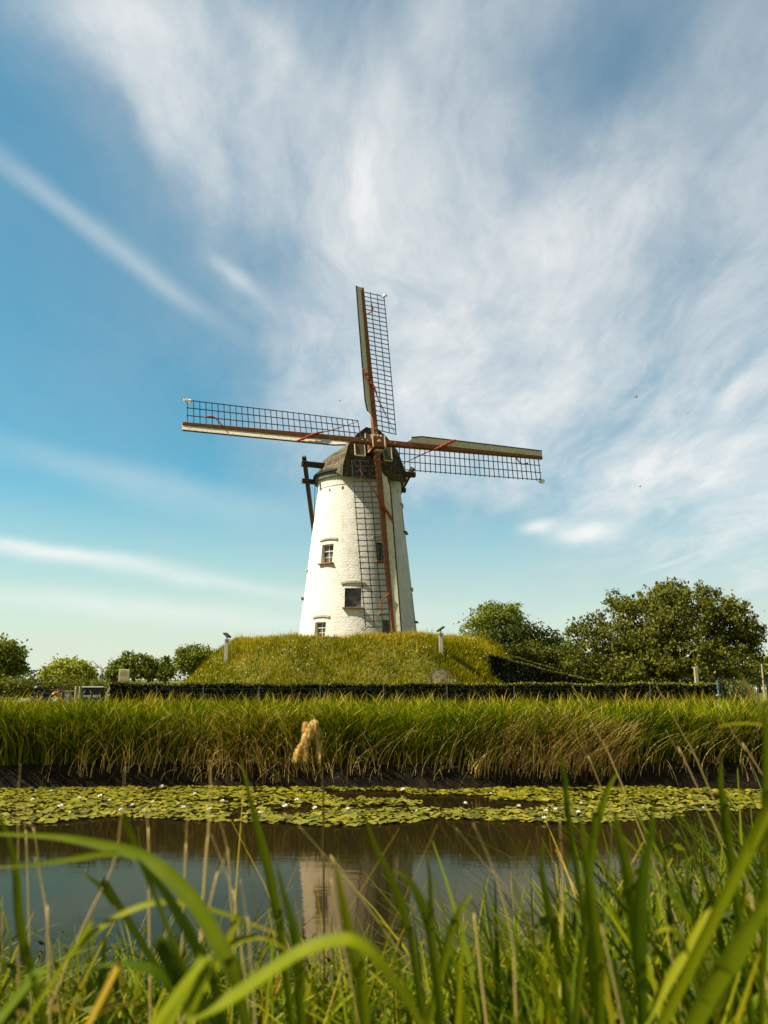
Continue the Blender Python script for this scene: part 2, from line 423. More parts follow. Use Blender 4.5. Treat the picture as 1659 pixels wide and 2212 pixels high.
# far bank: thick green reed grass with straw patches, overhanging the water's edge
def far_bank_grass():
    parts = []
    # field of grass, thinning out to the back
    n = 44000
    y = 19.2 + 17.2 * rng.random(n) ** 1.35; x = rng.uniform(-.56, .56, n) * (y + 2)
    z = ground_z(x, y)
    bare = vnoise(x, y, .35, 11)
    h = (.50 + .50 * rng.random(n)) * (.55 + .5 * vnoise(x, y, .5, 4) + .5 * vnoise(x, y, 1.6, 24)) * np.interp(y, [19, 24, 30, 37], [1.1, 1.08, 1.1, 1.0])
    V, F, k = blades(np.stack([x, y, z - .03], 1), h, rng.uniform(0, 2 * pi, n), rng.uniform(.1, .65, n), rng.uniform(.016, .042, n), .28)
    t = np.clip(rng.normal(.30, .22, n) + .22 * (bare - .5) + np.where(rng.random(n) < .06, .45, 0) + np.interp(y, [19, 27, 36], [0, .05, .16]), 0, 1)
    parts.append((V, F, np.repeat(t, k)))
    # broad bright blades in loose tufts, some with rusty seed heads towards the hedge
    n = 9000
    y = 19.3 + 16.5 * rng.random(n) ** 1.2; x = rng.uniform(-.56, .56, n) * (y + 2); keep = rng.random(n) < np.clip(3.2 * (vnoise(x, y, 1.1, 71) - .42), .05, 1); x, y = x[keep], y[keep]; n = len(x)
    V, F, k = blades(np.stack([x, y, ground_z(x, y) - .03], 1), rng.uniform(.75, 1.25, n), rng.uniform(0, 2 * pi, n), rng.uniform(.15, .8, n), rng.uniform(.035, .065, n), .34, 4)
    parts.append((V, F, np.repeat(np.clip(rng.normal(.55, .12, n), 0, .75), k)))
    n = 2600; y = rng.uniform(30, 36.3, n); x = rng.uniform(-.5, .5, n) * y; keep = rng.random(n) < np.clip(3 * (vnoise(x, y, .9, 77) - .4), .08, 1); x, y = x[keep], y[keep]; n = len(x)
    V, F, k = blades(np.stack([x, y, ground_z(x, y) - .03], 1), rng.uniform(.95, 1.5, n), rng.uniform(0, 2 * pi, n), rng.uniform(.1, .5, n), rng.uniform(.02, .04, n), .22, 4)
    parts.append((V, F, np.repeat(np.clip(rng.normal(.82, .12, n), 0, 1), k)))
    # dense front: upright and tumbling towards the water
    n = 28000
    x = rng.uniform(-11.5, 12, n); y = edge_y(x) + .22 + 1.0 * rng.random(n) ** 1.3
    z = ground_z(x, y)
    h = (.72 + .62 * rng.random(n)) * (.6 + .4 * vnoise(x, y, .8, 9) + .5 * vnoise(x, y, 2.2, 29))
    az = rng.normal(-pi / 2, 1.7, n)
    V, F, k = blades(np.stack([x, y, z - .03], 1), h, az, .1 + .85 * rng.random(n) ** 1.8, rng.uniform(.014, .042, n), .32)
    dry = vnoise(x, x * 0, .55, 21)
    t = np.clip(rng.normal(.30, .17, n) + np.where(rng.random(n) < .08 + .35 * np.clip((dry - .55) * 3, 0, 1), .5, 0), 0, 1)
    parts.append((V, F, np.repeat(t, k)))
    return cat(parts)


V, F, T = far_bank_grass()
tag(npmesh('bank_grass', V, F, L['grass'], tint=T), 'tall green grass covering the far canal bank in front of the hedge', 'grass', kind='stuff')


def bank_straw():
    """last year's straw stems, leaning and hanging down the bank in patches"""
    n = 4200
    x = rng.uniform(-11, 12, n); w = vnoise(x, x * 0, .55, 21) + .25 * vnoise(x, x * 0, 1.7, 4)
    keep = rng.random(n) < np.clip((w - .58) * 3.4, .03, 1); x = x[keep]; n = len(x)
    y = edge_y(x) + .02 + .8 * rng.random(n); z = ground_z(x, y)
    h = rng.uniform(.4, 1.2, n); az = rng.normal(-pi / 2, .9, n) + np.where(vnoise(x, x * 0, .3, 6) > .5, .9, -.5)
    V, F, k = blades(np.stack([x, y, z - .03], 1), h, az, rng.uniform(.2, 1.2, n), rng.uniform(.010, .024, n), rng.uniform(.1, .75, n), 5)
    p = [(V, F, np.repeat(rng.random(n), k))]
    n = 1500                                            # long golden stems leaning along the bank in drifts
    x = np.concatenate([rng.normal(c, s_, int(n * f_)) for c, s_, f_ in ((3.2, 1.0, .32), (4.9, .6, .22), (-6.2, .9, .16), (-4.2, .5, .06), (8.6, 1.0, .16), (0.4, 1.2, .08))]); n = len(x)
    y = edge_y(x) + .08 + .5 * rng.random(n); z = ground_z(x, y)
    V, F, k = blades(np.stack([x, y, z - .03], 1), rng.uniform(.6, 1.25, n), rng.normal(-.75, .6, n), rng.uniform(.3, 1.0, n), rng.uniform(.011, .020, n), rng.uniform(.05, .45, n), 6)
    p.append((V, F, np.repeat(rng.uniform(.45, 1, n), k)))
    n = 260                                             # roots and stems trailing to the water
    x = rng.choice(rng.uniform(-10.5, 11.5, 24), n) + rng.normal(0, .28, n); y = edge_y(x) + .10 + .25 * rng.random(n); z = ground_z(x, y)
    h = rng.uniform(.2, .95, n)
    V, F, k = blades(np.stack([x, y, z + .05], 1), h, rng.normal(-pi / 2, 1.3, n), rng.uniform(.3, 1.1, n), rng.uniform(.012, .02, n), rng.uniform(.9, 1.6, n), 5)
    p.append((V, F, np.repeat(rng.random(n) * .7, k)))
    return cat(p)


V, F, T = bank_straw()
tag(npmesh('bank_straw', V, F, L['straw'], tint=T), 'dry straw coloured stems hanging down the dark edge of the far bank', 'straw', kind='stuff')


def mound_grass():
    n = 78000
    a = rng.uniform(-pi * 1.06, .06 * pi, n); r = np.sqrt(rng.uniform(7.0 ** 2, 12.3 ** 2, n))
    x, y = AX.x + r * np.cos(a), AX.y + r * np.sin(a); z = mound_z(x, y)
    soil = (np.hypot((x - 3.15) / .75, (y - 40.25) / .7) > 1) | (rng.random(n) < .22)
    x, y, z = x[soil], y[soil], z[soil]; n = len(x)
    h = (.18 + .30 * rng.random(n)) * (.45 + .6 * vnoise(x, y, .7, 14) + .6 * vnoise(x, y, 2.3, 34))
    V, F, k = blades(np.stack([x, y, z - .03], 1), h, rng.uniform(0, 2 * pi, n), rng.uniform(.1, .7, n), rng.uniform(.018, .036, n), .3, 2)
    t = np.clip(rng.normal(.42, .2, n) + np.where(rng.random(n) < .10, .35, 0) + np.clip((z - 4.1) * .5, 0, .25), 0, 1)
    p = [(V, F, np.repeat(t, k))]
    n = 1500                                            # thin seed stems standing on the rim
    a = rng.uniform(-pi * 1.03, .03 * pi, n); r = rng.uniform(7.2, 9.2, n)
    x, y = AX.x + r * np.cos(a), AX.y + r * np.sin(a)
    V, F, k = blades(np.stack([x, y, mound_z(x, y) - .03], 1), rng.uniform(.35, .75, n), rng.uniform(0, 2 * pi, n), rng.uniform(.05, .3, n), rng.uniform(.012, .02, n), .1, 2)
    p.append((V, F, np.repeat(np.clip(rng.normal(.8, .15, n), 0, 1), k)))
    n = 5000                                            # foot of the mound, around it on the flat
    a = rng.uniform(-pi * 1.1, .1 * pi, n); r = rng.uniform(11.7, 13.5, n); x, y = AX.x + r * np.cos(a), AX.y + r * np.sin(a)
    V, F, k = blades(np.stack([x, y, x * 0 + FIELD - .03], 1), rng.uniform(.2, .5, n), rng.uniform(0, 2 * pi, n), rng.uniform(.1, .5, n), rng.uniform(.018, .03, n), .2, 2)
    p.append((V, F, np.repeat(np.clip(rng.normal(.4, .2, n), 0, 1), k)))
    return cat(p)


V, F, T = mound_grass()
tag(npmesh('mound_grass', V, F, L['mound'], tint=T), 'dry yellow green grass covering the mound under the windmill', 'grass', kind='stuff')

# tiny cream flower heads in drifts on the mound
n = 520
a = rng.uniform(-pi, 0, n); r = np.sqrt(rng.uniform(8 ** 2, 11.8 ** 2, n)); x, y = AX.x + r * np.cos(a), AX.y + r * np.sin(a)
kp = (vnoise(x, y, .45, 31) > .56); x, y = x[kp], y[kp]
C = np.repeat(np.stack([x, y, mound_z(x, y) + rng.uniform(.22, .48, len(x))], 1), 4, 0); C += rng.normal(0, .035, C.shape) * [1, 1, .4]
V, F = leaves(C, rng.uniform(.03, .055, len(C)), 1.2)
tag(npmesh('mound_flowers', V, F, L['flower'], tint=np.repeat(rng.random(len(C)), 4)), 'cream wild flowers scattered through the mound grass', 'flowers', kind='stuff')

# bare stony patch low on the front slope
X, Y = np.meshgrid(np.linspace(-1, 1, 24), np.linspace(-1, 1, 20)); rr = np.hypot(X, Y); sx, sy = 3.15 + X * .95, 40.25 + Y * .85
Z = mound_z(sx, sy) + .03 + .09 * (vnoise(sx, sy, 5, 3) - .5)
Z = np.where(rr > 1, mound_z(sx, sy) - .1, Z); i = np.arange(Z.size).reshape(Z.shape)
tag(npmesh('soil_patch', np.stack([sx.ravel(), sy.ravel(), Z.ravel()], 1), np.stack([i[:-1, :-1].ravel(), i[:-1, 1:].ravel(), i[1:, 1:].ravel(), i[1:, :-1].ravel()], 1), M['soil'], smooth=True), kind='structure')

# ------------------------------------------------------------------ windmill
def windmill():
    root = empty('windmill', (AX.x, AX.y, 0), label='white brick tower windmill with four red lattice sails standing on the grassy mound', cat='windmill')
    yaw, tilt = .37, .179
    n = Vector((sin(yaw) * cos(tilt), -cos(yaw) * cos(tilt), sin(tilt))); u = Vector((cos(yaw), sin(yaw), 0)); v = n.cross(u)
    fw = Vector((sin(yaw), -cos(yaw), 0)); sd = u                    # cap: forward and sideways
    R = lambda z: 3.78 - .1086 * (z - EYE - 2.5)
    Z0, ZT = 3.6, EYE + 12.75
    rings = [(R(Z0), Z0)] + [(R(z), z) for z in np.linspace(Z0 + .5, ZT - .75, 30)] + [(R(ZT - .72) + .035, ZT - .72), (R(ZT - .72) + .03, ZT), (R(ZT) - .18, ZT + .06), (R(ZT) - .2, ZT + .4)]
    mb = MB().lathe(rings, n=96)
    nv = len(rings) * 96
    mb.f += [tuple(range(95, -1, -1)), tuple(nv - 96 + k for k in range(96))]; mb.m += [0, 0]
    tower = mb.build('tower', M['white'], root, smooth=False)

    # windows: azimuth and height on the cone from where they are seen
    def hit(x, y):
        o = Vector((0, 0, EYE)); d = at(x, y, 1) - o
        lo, hi = 40.0, 50.2 - 0.2
        f = lambda Y: math.hypot((o + d * Y).x - AX.x, (o + d * Y).y - AX.y) - R((o + d * Y).z)
        for _ in range(60):
            mid = (lo + hi) / 2
            if f(mid) > 0: lo = mid
            else: hi = mid
        p = o + d * lo
        return math.atan2(p.y - AX.y, p.x - AX.x), p.z
    r2 = lambda X, Y: ((1150 + X * .3315) * .54861, (2050 + Y * .3315) * .54861)
    r1 = lambda X, Y: ((1150 + X * .3315) * .54861, (1550 + Y * .3315) * .54861)
    wins = []                                                       # azimuth, z of sill, width, height, style
    for c, w, zb, zt, st in ((r2(412, 400), .92, r2(412, 500), r2(412, 283), 'white'), (r2(722, 910), 1.0, r2(722, 1027), r2(722, 800), 'dark'),
                             (r2(328, 1300), .86, r2(328, 1390), r2(328, 1205), 'white'), (r2(1075, 370), .8, r2(1075, 480), r2(1075, 262), 'dark'),
                             (r2(1150, 1290), .9, r2(1150, 1350), r2(1150, 1180), 'dark')):
        a = hit(*c)[0]; z1, z2 = hit(*zb)[1], hit(*zt)[1]; wins.append((a, z1, w, z2 - z1, st))
    wins.append((radians(-8), EYE + 9.35, .85, 1.45, 'white')); wins.append((radians(-7), EYE + 3.6, .9, 1.7, 'dark'))
    wins.append((radians(184), EYE + 5.1, .9, 1.4, 'white'))
    cut = MB()
    for a, zs, w, h, st in wins:
        rd = Vector((cos(a), sin(a), 0)); rot = Matrix.Rotation(a, 3, 'Z')
        cut.box(rd * (R(zs + h / 2) + .05) + Vector((0, 0, zs + h / 2)), (.9, w, h), rot=rot)
    vents = [r1(603, 1118), r1(447, 1145), r1(1147, 1133), r1(1255, 1165)]
    for q in vents:
        a, z = hit(*q); rd = Vector((cos(a), sin(a), 0)); cut.box(rd * R(z) + Vector((0, 0, z)), (.5, .15, .22), rot=Matrix.Rotation(a, 3, 'Z'))
    co = cut.build('cutter', M['white']); co.location = root.location
    bpy.context.view_layer.update()
    md = tower.modifiers.new('cut', 'BOOLEAN'); md.operation = 'DIFFERENCE'; md.solver = 'EXACT'; md.object = co
    me = bpy.data.meshes.new_from_object(tower.evaluated_get(bpy.context.evaluated_depsgraph_get()))
    tower.modifiers.clear(); tower.data = me; bpy.data.objects.remove(co)
    bm = bmesh.new(); bm.from_mesh(me)
    for f in bm.faces: f.smooth = True
    for e in bm.edges:
        if len(e.link_faces) == 2 and e.calc_face_angle(0) > radians(25): e.smooth = False
    bm.to_mesh(me); bm.free()

    for a, zs, w, h, st in wins:
        rot = Matrix.Rotation(a, 3, 'Z'); rd = Vector((cos(a), sin(a), 0)); rc = R(zs + h / 2)
        P = lambda d, s, z: rot @ Vector((rc + d, s, 0)) + Vector((0, 0, z))
        fm = M['frame'] if st == 'white' else M['dframe']
        wb = MB(); t = .055
        dp = -.26
        for s in (-1, 1): wb.box(P(dp, s * (w / 2 - t / 2), zs + h / 2), (.08, t, h), rot=rot)
        for z in (zs + t / 2, zs + h - t / 2): wb.box(P(dp, 0, z), (.078, w - 2 * t, t), rot=rot)
        wb.box(P(dp, 0, zs + h * .64), (.07, w - 2 * t, .05), rot=rot); wb.box(P(dp - .003, 0, zs + h * .32), (.05, w - 2 * t, .035), rot=rot)
        wb.box(P(dp - .001, 0, zs + h / 2), (.055, .035, h - 2 * t), rot=rot)
        wo = wb.build('window', fm, root)
        MB().box(P(dp - .03, 0, zs + h / 2), (.02, w - .02, h - .02), rot=rot).build('pane', M['glass'], wo)
        MB().box(P(.02 + .1086 * h / 2 - .01, 0, zs - .05), (.30, w + .22, .085), rot=rot).build('sill', M['sill'], wo, bevel=.01)
        lb = MB(); zl = zs + h + .30; rl = R(zl); ww = w + .45; K = 6
        for k in range(K):                                         # a slightly curved lintel that follows the round wall
            a0 = a - ww / 2 / rl + ww / rl * k / K; a1 = a0 + ww / rl / K; pts = []
            for aa, q in ((a0, k / K), (a1, (k + 1) / K)):
                zz = zl + .07 * (1 - (2 * q - 1) ** 2)
                for rr, dz in ((rl - .15, -.06), (rl + .075, -.06), (rl + .075, .06), (rl - .15, .06)): pts.append((rr * cos(aa), rr * sin(aa), zz + dz))
            lb.add(pts, [(0, 1, 5, 4), (1, 2, 6, 5), (2, 3, 7, 6), (3, 0, 4, 7), (0, 3, 2, 1), (4, 5, 6, 7)])
        lb.build('lintel', M['lintel'], wo)

    # cap: shingled, flat front with a gable, rounded lower back
    ZE = EYE + 12.85
    C = lambda f, s, z: fw * f + sd * s + Vector((0, 0, ZE + z))
    FF = lambda z: 2.92 - .21 * max(0, z)                  # the front wall leans back towards the ridge
    secs = [(2.35, 2.08, 1.62, 1.55, .95, 2.45, .30, 3.02), (1.7, 2.35, 1.85, 1.52, 1.02, 2.38, .30, 3.08), (.7, 2.8, 2.22, 1.42, 1.15, 2.17, .12, 2.95), (-.5, 2.97, 2.34, 1.34, 1.2, 1.95, .12, 2.6),
            (-1.5, 2.62, 2.12, 1.55, 1.05, 1.95, .12, 2.25), (-2.3, 1.95, 1.6, 1.25, .8, 1.5, .1, 1.7), (-2.85, 1.0, .8, .7, .4, .85, .05, .95)]
    vs = []; fs = []
    for f, we, ws, hs, wm, hm, wr, hr in secs:
        zb = -.55 if f > 2 else .10
        half = [(we, zb), (we - .05, .2), ((we - .05) * .45 + ws * .55, hs * .55), (ws, hs), (wm, hm), (wr, hr)]
        for s, z in [(-a_, b_) for a_, b_ in half] + [(a_, b_) for a_, b_ in reversed(half)]: vs.append(C(FF(z) if f > 2 else f, s, z))
    k = 12
    for i in range(len(secs) - 1):
        for j in range(k - 1): fs.append((i * k + j, i * k + j + 1, (i + 1) * k + j + 1, (i + 1) * k + j))
    fs.append(tuple(range(k))); fs.append(tuple((len(secs) - 1) * k + j for j in range(k - 1, -1, -1)))
    cap = MB().add(vs, fs).build('cap', M['shingle'], root)
    # eave ring: black gutter, pale toothed valance under it, round the sides and back
    gut = MB(); val = MB(); K = 72
    for q in range(K):
        a0 = radians(-142 + 284 * q / K) + pi; a1 = radians(-142 + 284 * (q + 1) / K) + pi
        def ring(aa, r, z): return fw * (r * cos(aa)) + sd * (r * sin(aa)) + Vector((0, 0, ZE + z))
        for mbq, r0, r1_, za, zb in ((gut, 2.72, 3.06, .06, .20), (val, 2.86, 2.93, -.20, .05)):
            p = [ring(aa, r, z) for aa in (a0, a1) for r, z in ((r0, za), (r1_, za), (r1_, zb), (r0, zb))]
            mbq.add(p, [(0, 1, 5, 4), (1, 2, 6, 5), (2, 3, 7, 6), (3, 0, 4, 7), (0, 3, 2, 1), (4, 5, 6, 7)])
        am, dd = (a0 + a1) / 2, (a1 - a0)
        p = [ring(aa, r, z) for r in (2.86, 2.93) for aa, z in ((a0, -.20), (a1, -.20), (am, -.27))]
        val.add(p, [(0, 1, 2), (5, 4, 3), (0, 3, 4, 1), (1, 4, 5, 2), (2, 5, 3, 0)])
    gut.build('gutter', M['tar'], cap); val.build('valance', M['shutter'], cap)
    # front openings and shutters
    for s0, w, z0, h, mt in ((-.92, .62, .95, .85, 'shutter'), (-.40, .40, 1.0, .95, 'tar'), (.50, .30, .95, .95, 'tar'), (.95, .52, .80, .90, 'shutter'), (-.28, .36, 2.02, .5, 'shutter')):
        RL = Matrix.Rotation(yaw - pi / 2, 3, 'Z') @ Matrix.Rotation(-.207, 3, 'Y'); zm = z0 + h / 2
        sh = MB().box(C(FF(zm) + .04, s0, zm), (.08, w, h), rot=RL).build('shutter', M[mt], cap)
        if mt == 'shutter':
            fr = MB()
            for q in (-1, 1): fr.box(C(FF(zm) + .06, s0 + q * (w / 2 + .02), zm), (.1, .05, h + .05), rot=RL)
            fr.box(C(FF(z0) + .07, s0, z0 - .03), (.102, w - .015, .07), rot=RL)
            fr.build('shutter_frame', M['steel'], sh)
    # edge boards of the gable
    for s in (-1, 1):
        pts = [(2.08, -.55), (2.03, .2), (1.82, .85), (1.62, 1.55), (.95, 2.45), (.30, 3.02)]
        rows = []
        for a_, b_ in pts:
            for da, df in ((-.05, -.02), (.07, -.02), (.07, .05), (-.05, .05)): rows.append(C(FF(b_) + df, s * (a_ + da), b_ + da * .25))
        MB().add(rows, [(4 * i + j, 4 * i + (j + 1) % 4, 4 * i + 4 + (j + 1) % 4, 4 * i + 4 + j) for i in range(len(pts) - 1) for j in range(4)] + [(3, 2, 1, 0), tuple(4 * (len(pts) - 1) + j for j in range(4))]).build('verge_board', M['beam'], cap)
    # crossbeams and tail braces
    MB().bar(C(.1, -4.0, .8), C(.1, 4.0, .8), .30, .34, up=(0, 0, 1)).build('crossbeam', M['beam'], root, bevel=.02)
    tail = C(-7.0, 0, -9.0)
    for s in (-1, 1):
        top = C(.1, 3.85 * s, 1.3); MB().bar(top, tail, .24, .26).build('tail_brace', M['beam'], root)
        q = top + (tail - top) * .135
        MB().bar(q + sd * s * .35, C(-.9, 2.3 * s, q.z - ZE), .24, .3).build('crossbeam', M['beam'], root)
    MB().bar(C(-2.2, 0, .6), tail, .3, .34).build('tail_pole', M['beam'], root)
    MB().tube([C(-.3, -2.95, -.1), C(-.6, -2.9, -5)], .02, 6).build('chain', M['tar'], root)

    # hub and windshaft
    H = Vector((-.47, 47.2, EYE + 14.5)) - root.location
    Mx = Matrix((u, v, n)).transposed()
    hub = MB().box(H + n * -.06, (.84, .76, 1.0), rot=Mx).build('windshaft', M['stock'], root, bevel=.03)
    MB().tube([H - n * .5, H - n * 2.2], [.34, .36], 16).build('shaft_neck', M['tar'], hub)
    for s in (-1, 1):
        st = MB().box(H + u * s * .405 + n * .455, (.075, .86, .05), rot=Mx); st.box(H + u * s * .405 - v * .40 + n * .0, (.075, .06, .86), rot=Mx); st.build('strap', M['steel'], hub)
    MB().box(H - v * .56 + n * .22, (.50, .07, .36), rot=Mx).build('strap', M['steel'], hub, bevel=.02)
    MB().tube([H + n * .44, H + n * .56], .10, 12).build('bolt', M['steel'], hub)
    for s in (-.22, .0, .22): MB().box(H + v * .46 + u * s + n * .34, (.12, .1, .1), rot=Mx).build('wedge', M['steel'], hub)

    # one sail in its own frame: x towards the lattice, y out along the stock, z forward
    th = lambda r: radians(np.interp(r, [1, 5, 12], [13, 9, 4]))
    Q = lambda r, t, d=0: Vector((t * cos(th(r)) + d * sin(th(r)), r, -t * sin(th(r)) + d * cos(th(r))))
    tb = lambda r: th(r) + radians(11)                      # the boards are set steeper than the lattice
    Q2 = lambda r, t, d=0: Vector((t * cos(tb(r)) + d * sin(tb(r)), r, -t * sin(tb(r)) + d * cos(tb(r))))
    stock = MB().bar((0, .3, 0), (0, 12, 0), .34, .34, w2=.20, up=(0, 0, 1)).build('sail', M['stock'], None, bevel=.015)
    lat = MB()
    W = 1.62
    for t in (.58, 1.10, W):
        rs = np.linspace(1.05, 11.75, 14)
        for a_, b_ in zip(rs, rs[1:]): lat.bar(Q(a_, t, .045), Q(b_ + .01, t, .045), .042, .042)
    for r in np.linspace(1.1, 11.7, 31): lat.bar(Q(r, .08 if r > 1.5 else -.2), Q(r, W + .07), .04, .045)
    lat.build('lattice', M['lath'], stock)
    bd = MB(); ed = MB(); rs = list(np.linspace(2.25, 12.0, 14))
    wid = lambda r: float(np.interp(r, [1.7, 2.2, 2.3, 12], [.12, .36, .62, .46]))
    rr = [1.7, 1.95, 2.2] + rs; pts = []
    for r in rr:
        w = wid(r)
        B = lambda t, d: Q2(r, t, d)
        pts += [B(-.11, .03), B(-w, .03), B(-w, -.01), B(-.11, -.01)]
    bd.add(pts, [(4 * i + j, 4 * i + (j + 1) % 4, 4 * i + 4 + (j + 1) % 4, 4 * i + 4 + j) for i in range(len(rr) - 1) for j in range(4)] + [(3, 2, 1, 0), tuple(4 * (len(rr) - 1) + j for j in range(4))])
    for a_, b_ in zip(rs, rs[1:]): ed.bar(Q2(a_, -wid(a_) - .035, .01), Q2(b_, -wid(b_) - .035, .01), .07, .06)
    bd.build('leading_board', M['board'], stock); ed.build('edge_strip', M['strip'], stock)
    for r in np.linspace(2.6, 11.6, 8): MB().tube([Q2(r, -.22, .02), Q2(r, -.22, .055)], .025, 6).build('bolt', M['steel'], stock)
    for r in (.75, 1.1): MB().tube([(0, r, .165), (0, r, .20)], .04, 6).build('bolt', M['steel'], stock)
    cl = MB(); cl2 = MB()
    def smooth(pts, n_=6):
        out = []
        for i in range(len(pts) - 1):
            p0, p1, p2, p3 = [Vector(pts[max(0, min(len(pts) - 1, i + q))]) for q in (-1, 0, 1, 2)]
            for k_ in range(n_):
                t = k_ / n_; out.append(.5 * ((2 * p1) + (p2 - p0) * t + (2 * p0 - 5 * p1 + 4 * p2 - p3) * t * t + (3 * p1 - p0 - 3 * p2 + p3) * t ** 3))
        return out + [Vector(pts[-1])]
    p = smooth([Q2(5.35, -.64, .07), Q2(4.8, -.38, .17), Q(4.2, 0, .26), Q(3.7, .22, .22), Q(3.3, .38, .14)])
    cl.tube(p, [.03 + .055 * math.sin(pi * min(1, .15 + i / len(p))) * (1 + .3 * sin(i * 1.9)) for i in range(len(p))], 8)
    cl.add(*(lambda t: (t.v, t.f))(MB().tube(smooth([Q(3.3, .375, .14), Q(2.4, .85, .10), Q(1.7, 1.2, .08)]), [.035] * 7 + [.022] * 6, 8)))
    cl2.tube(smooth([Q(9.75, .05, .16), Q(10.1, .5, .14), Q(10.35, .62, .12), Q(10.75, .52, .12)]), [.04] * 12 + [.05] * 7, 7)
    cl.build('furled_cloth', M['cloth'], stock); cl2.build('cloth_tie', M['cloth'], stock)
    MB().tube([Q(1.75, 1.2, .08), Q(1.15, 1.5, .07)], .018, 5).build('rope', M['beam'], stock)
    def rag():
        bmr = bmesh.new(); bmesh.ops.create_icosphere(bmr, subdivisions=2, radius=.15)
        for vv in bmr.verts: vv.co = Vector((vv.co.x * 1.3, vv.co.y * .8, vv.co.z * .5)) * (1 + .5 * sin(vv.co.x * 37 + vv.co.y * 51)) + Vector((0, .1 * sin(vv.co.x * 20), 0))
        me = bpy.data.meshes.new('rag'); bmr.to_mesh(me); bmr.free(); me.materials.append(M['rag']); return me
    ragm = rag()
    dirs = [(v, u), (u, -v), (-v, -u), (-u, v)]
    for i, (r_, t_) in enumerate(dirs):
        s = stock if i == 0 else copy_tree(stock)
        s.parent = root
        off = n * (-.08 if i % 2 == 0 else .26)
        roll = Matrix.Rotation(.021, 3, n)
        s.matrix_local = Matrix.Translation(H + off) @ (roll @ Matrix((t_, r_, n)).transposed()).to_4x4()
        if i != 2:
            o = link('rag', ragm, s); o.location = Q(11.72, W + (.12 if i == 1 else 0)); o.rotation_euler = (0, 0, i * 1.3)
    return root


windmill()

# ------------------------------------------------------------------ hedges
def leaf_box(a, b, w, zlo_a, zlo_b, zt_a, zt_b, dens, size, topfuzz=.03):
    """a clipped hedge from a to b: a solid twiggy core under a skin of small leaves"""
    a, b = np.array(a, float), np.array(b, float); d = b - a; Lg = np.hypot(*d); d = d / Lg; nn = np.array([-d[1], d[0]])
    def pts(n, face):
        s = rng.random(n); q = rng.random(n); zl = zlo_a + (zlo_b - zlo_a) * s; zt = zt_a + (zt_b - zt_a) * s
        if face == 'top': off = (q - .5) * w; z = zt + rng.normal(0, topfuzz, n)
        elif face == 'end': s = np.where(rng.random(n) < .5, 0., 1.); zl = zlo_a + (zlo_b - zlo_a) * s; zt = zt_a + (zt_b - zt_a) * s; off = (q - .5) * w; z = zl + (zt - zl) * rng.random(n)
        else: off = np.where(face == 'front', -1, 1) * (w / 2) + rng.normal(0, .03, n); z = zl + (zt - zl) * q
        off = off + .05 * np.sin(s * Lg * 2.1) ; p = a[None] + d[None] * (s * Lg)[:, None] + nn[None] * off[:, None]
        z = z + .025 * np.sin(s * Lg * 1.3 + 1) + .02 * np.sin(s * Lg * 3.7)
        return np.stack([p[:, 0], p[:, 1], z], 1)
    hh = (zt_a - zlo_a + zt_b - zlo_b) / 2
    P = np.concatenate([pts(int(dens * Lg * hh), 'front'), pts(int(dens * Lg * hh * .3), 'back'), pts(int(dens * Lg * w * 1.3), 'top'), pts(int(dens * w * hh * 2), 'end')])
    nf = int(dens * Lg * hh) + int(dens * Lg * hh * .3); nt = int(dens * Lg * w * 1.3)
    V, F = leaves(P, rng.uniform(.6, 1.2, len(P)) * size, 1.6); T = rng.random(len(P)) * .48; T[nf:nf + nt] = rng.uniform(.5, 1, nt); T = np.repeat(T, 4)  # sunlit top and shaded faces put into the tint: top leaves lighter, others darker
    K = max(4, int(Lg / 1.0)); cv = []; cf = []
    for i in range(K + 1):
        s = i / K; p = a + d * Lg * s; zl = zlo_a + (zlo_b - zlo_a) * s; zt = zt_a + (zt_b - zt_a) * s - .05
        for o, z in ((-1, zl), (-1, zt), (1, zt), (1, zl)): cv.append([*(p + nn * o * (w / 2 - .05)), z])
    for i in range(K):
        for j in range(4): cf.append([4 * i + j, 4 * i + (j + 1) % 4, 4 * i + 4 + (j + 1) % 4, 4 * i + 4 + j])
    cf += [[0, 1, 2, 3], [4 * K + 3, 4 * K + 2, 4 * K + 1, 4 * K]]
    return cat([(V, F, T), (np.array(cv), np.array(cf), np.zeros(len(cv)))])


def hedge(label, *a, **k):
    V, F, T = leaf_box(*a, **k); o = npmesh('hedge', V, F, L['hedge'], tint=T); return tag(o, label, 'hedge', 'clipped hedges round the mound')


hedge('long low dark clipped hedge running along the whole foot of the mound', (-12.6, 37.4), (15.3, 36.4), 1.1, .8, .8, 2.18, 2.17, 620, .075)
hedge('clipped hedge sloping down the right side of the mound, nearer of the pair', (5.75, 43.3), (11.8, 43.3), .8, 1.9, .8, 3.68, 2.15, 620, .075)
hedge('clipped hedge sloping down the right side of the mound, farther of the pair', (7.5, 46.6), (13.0, 46.6), .8, 2.3, .8, 3.68, 2.15, 420, .08)

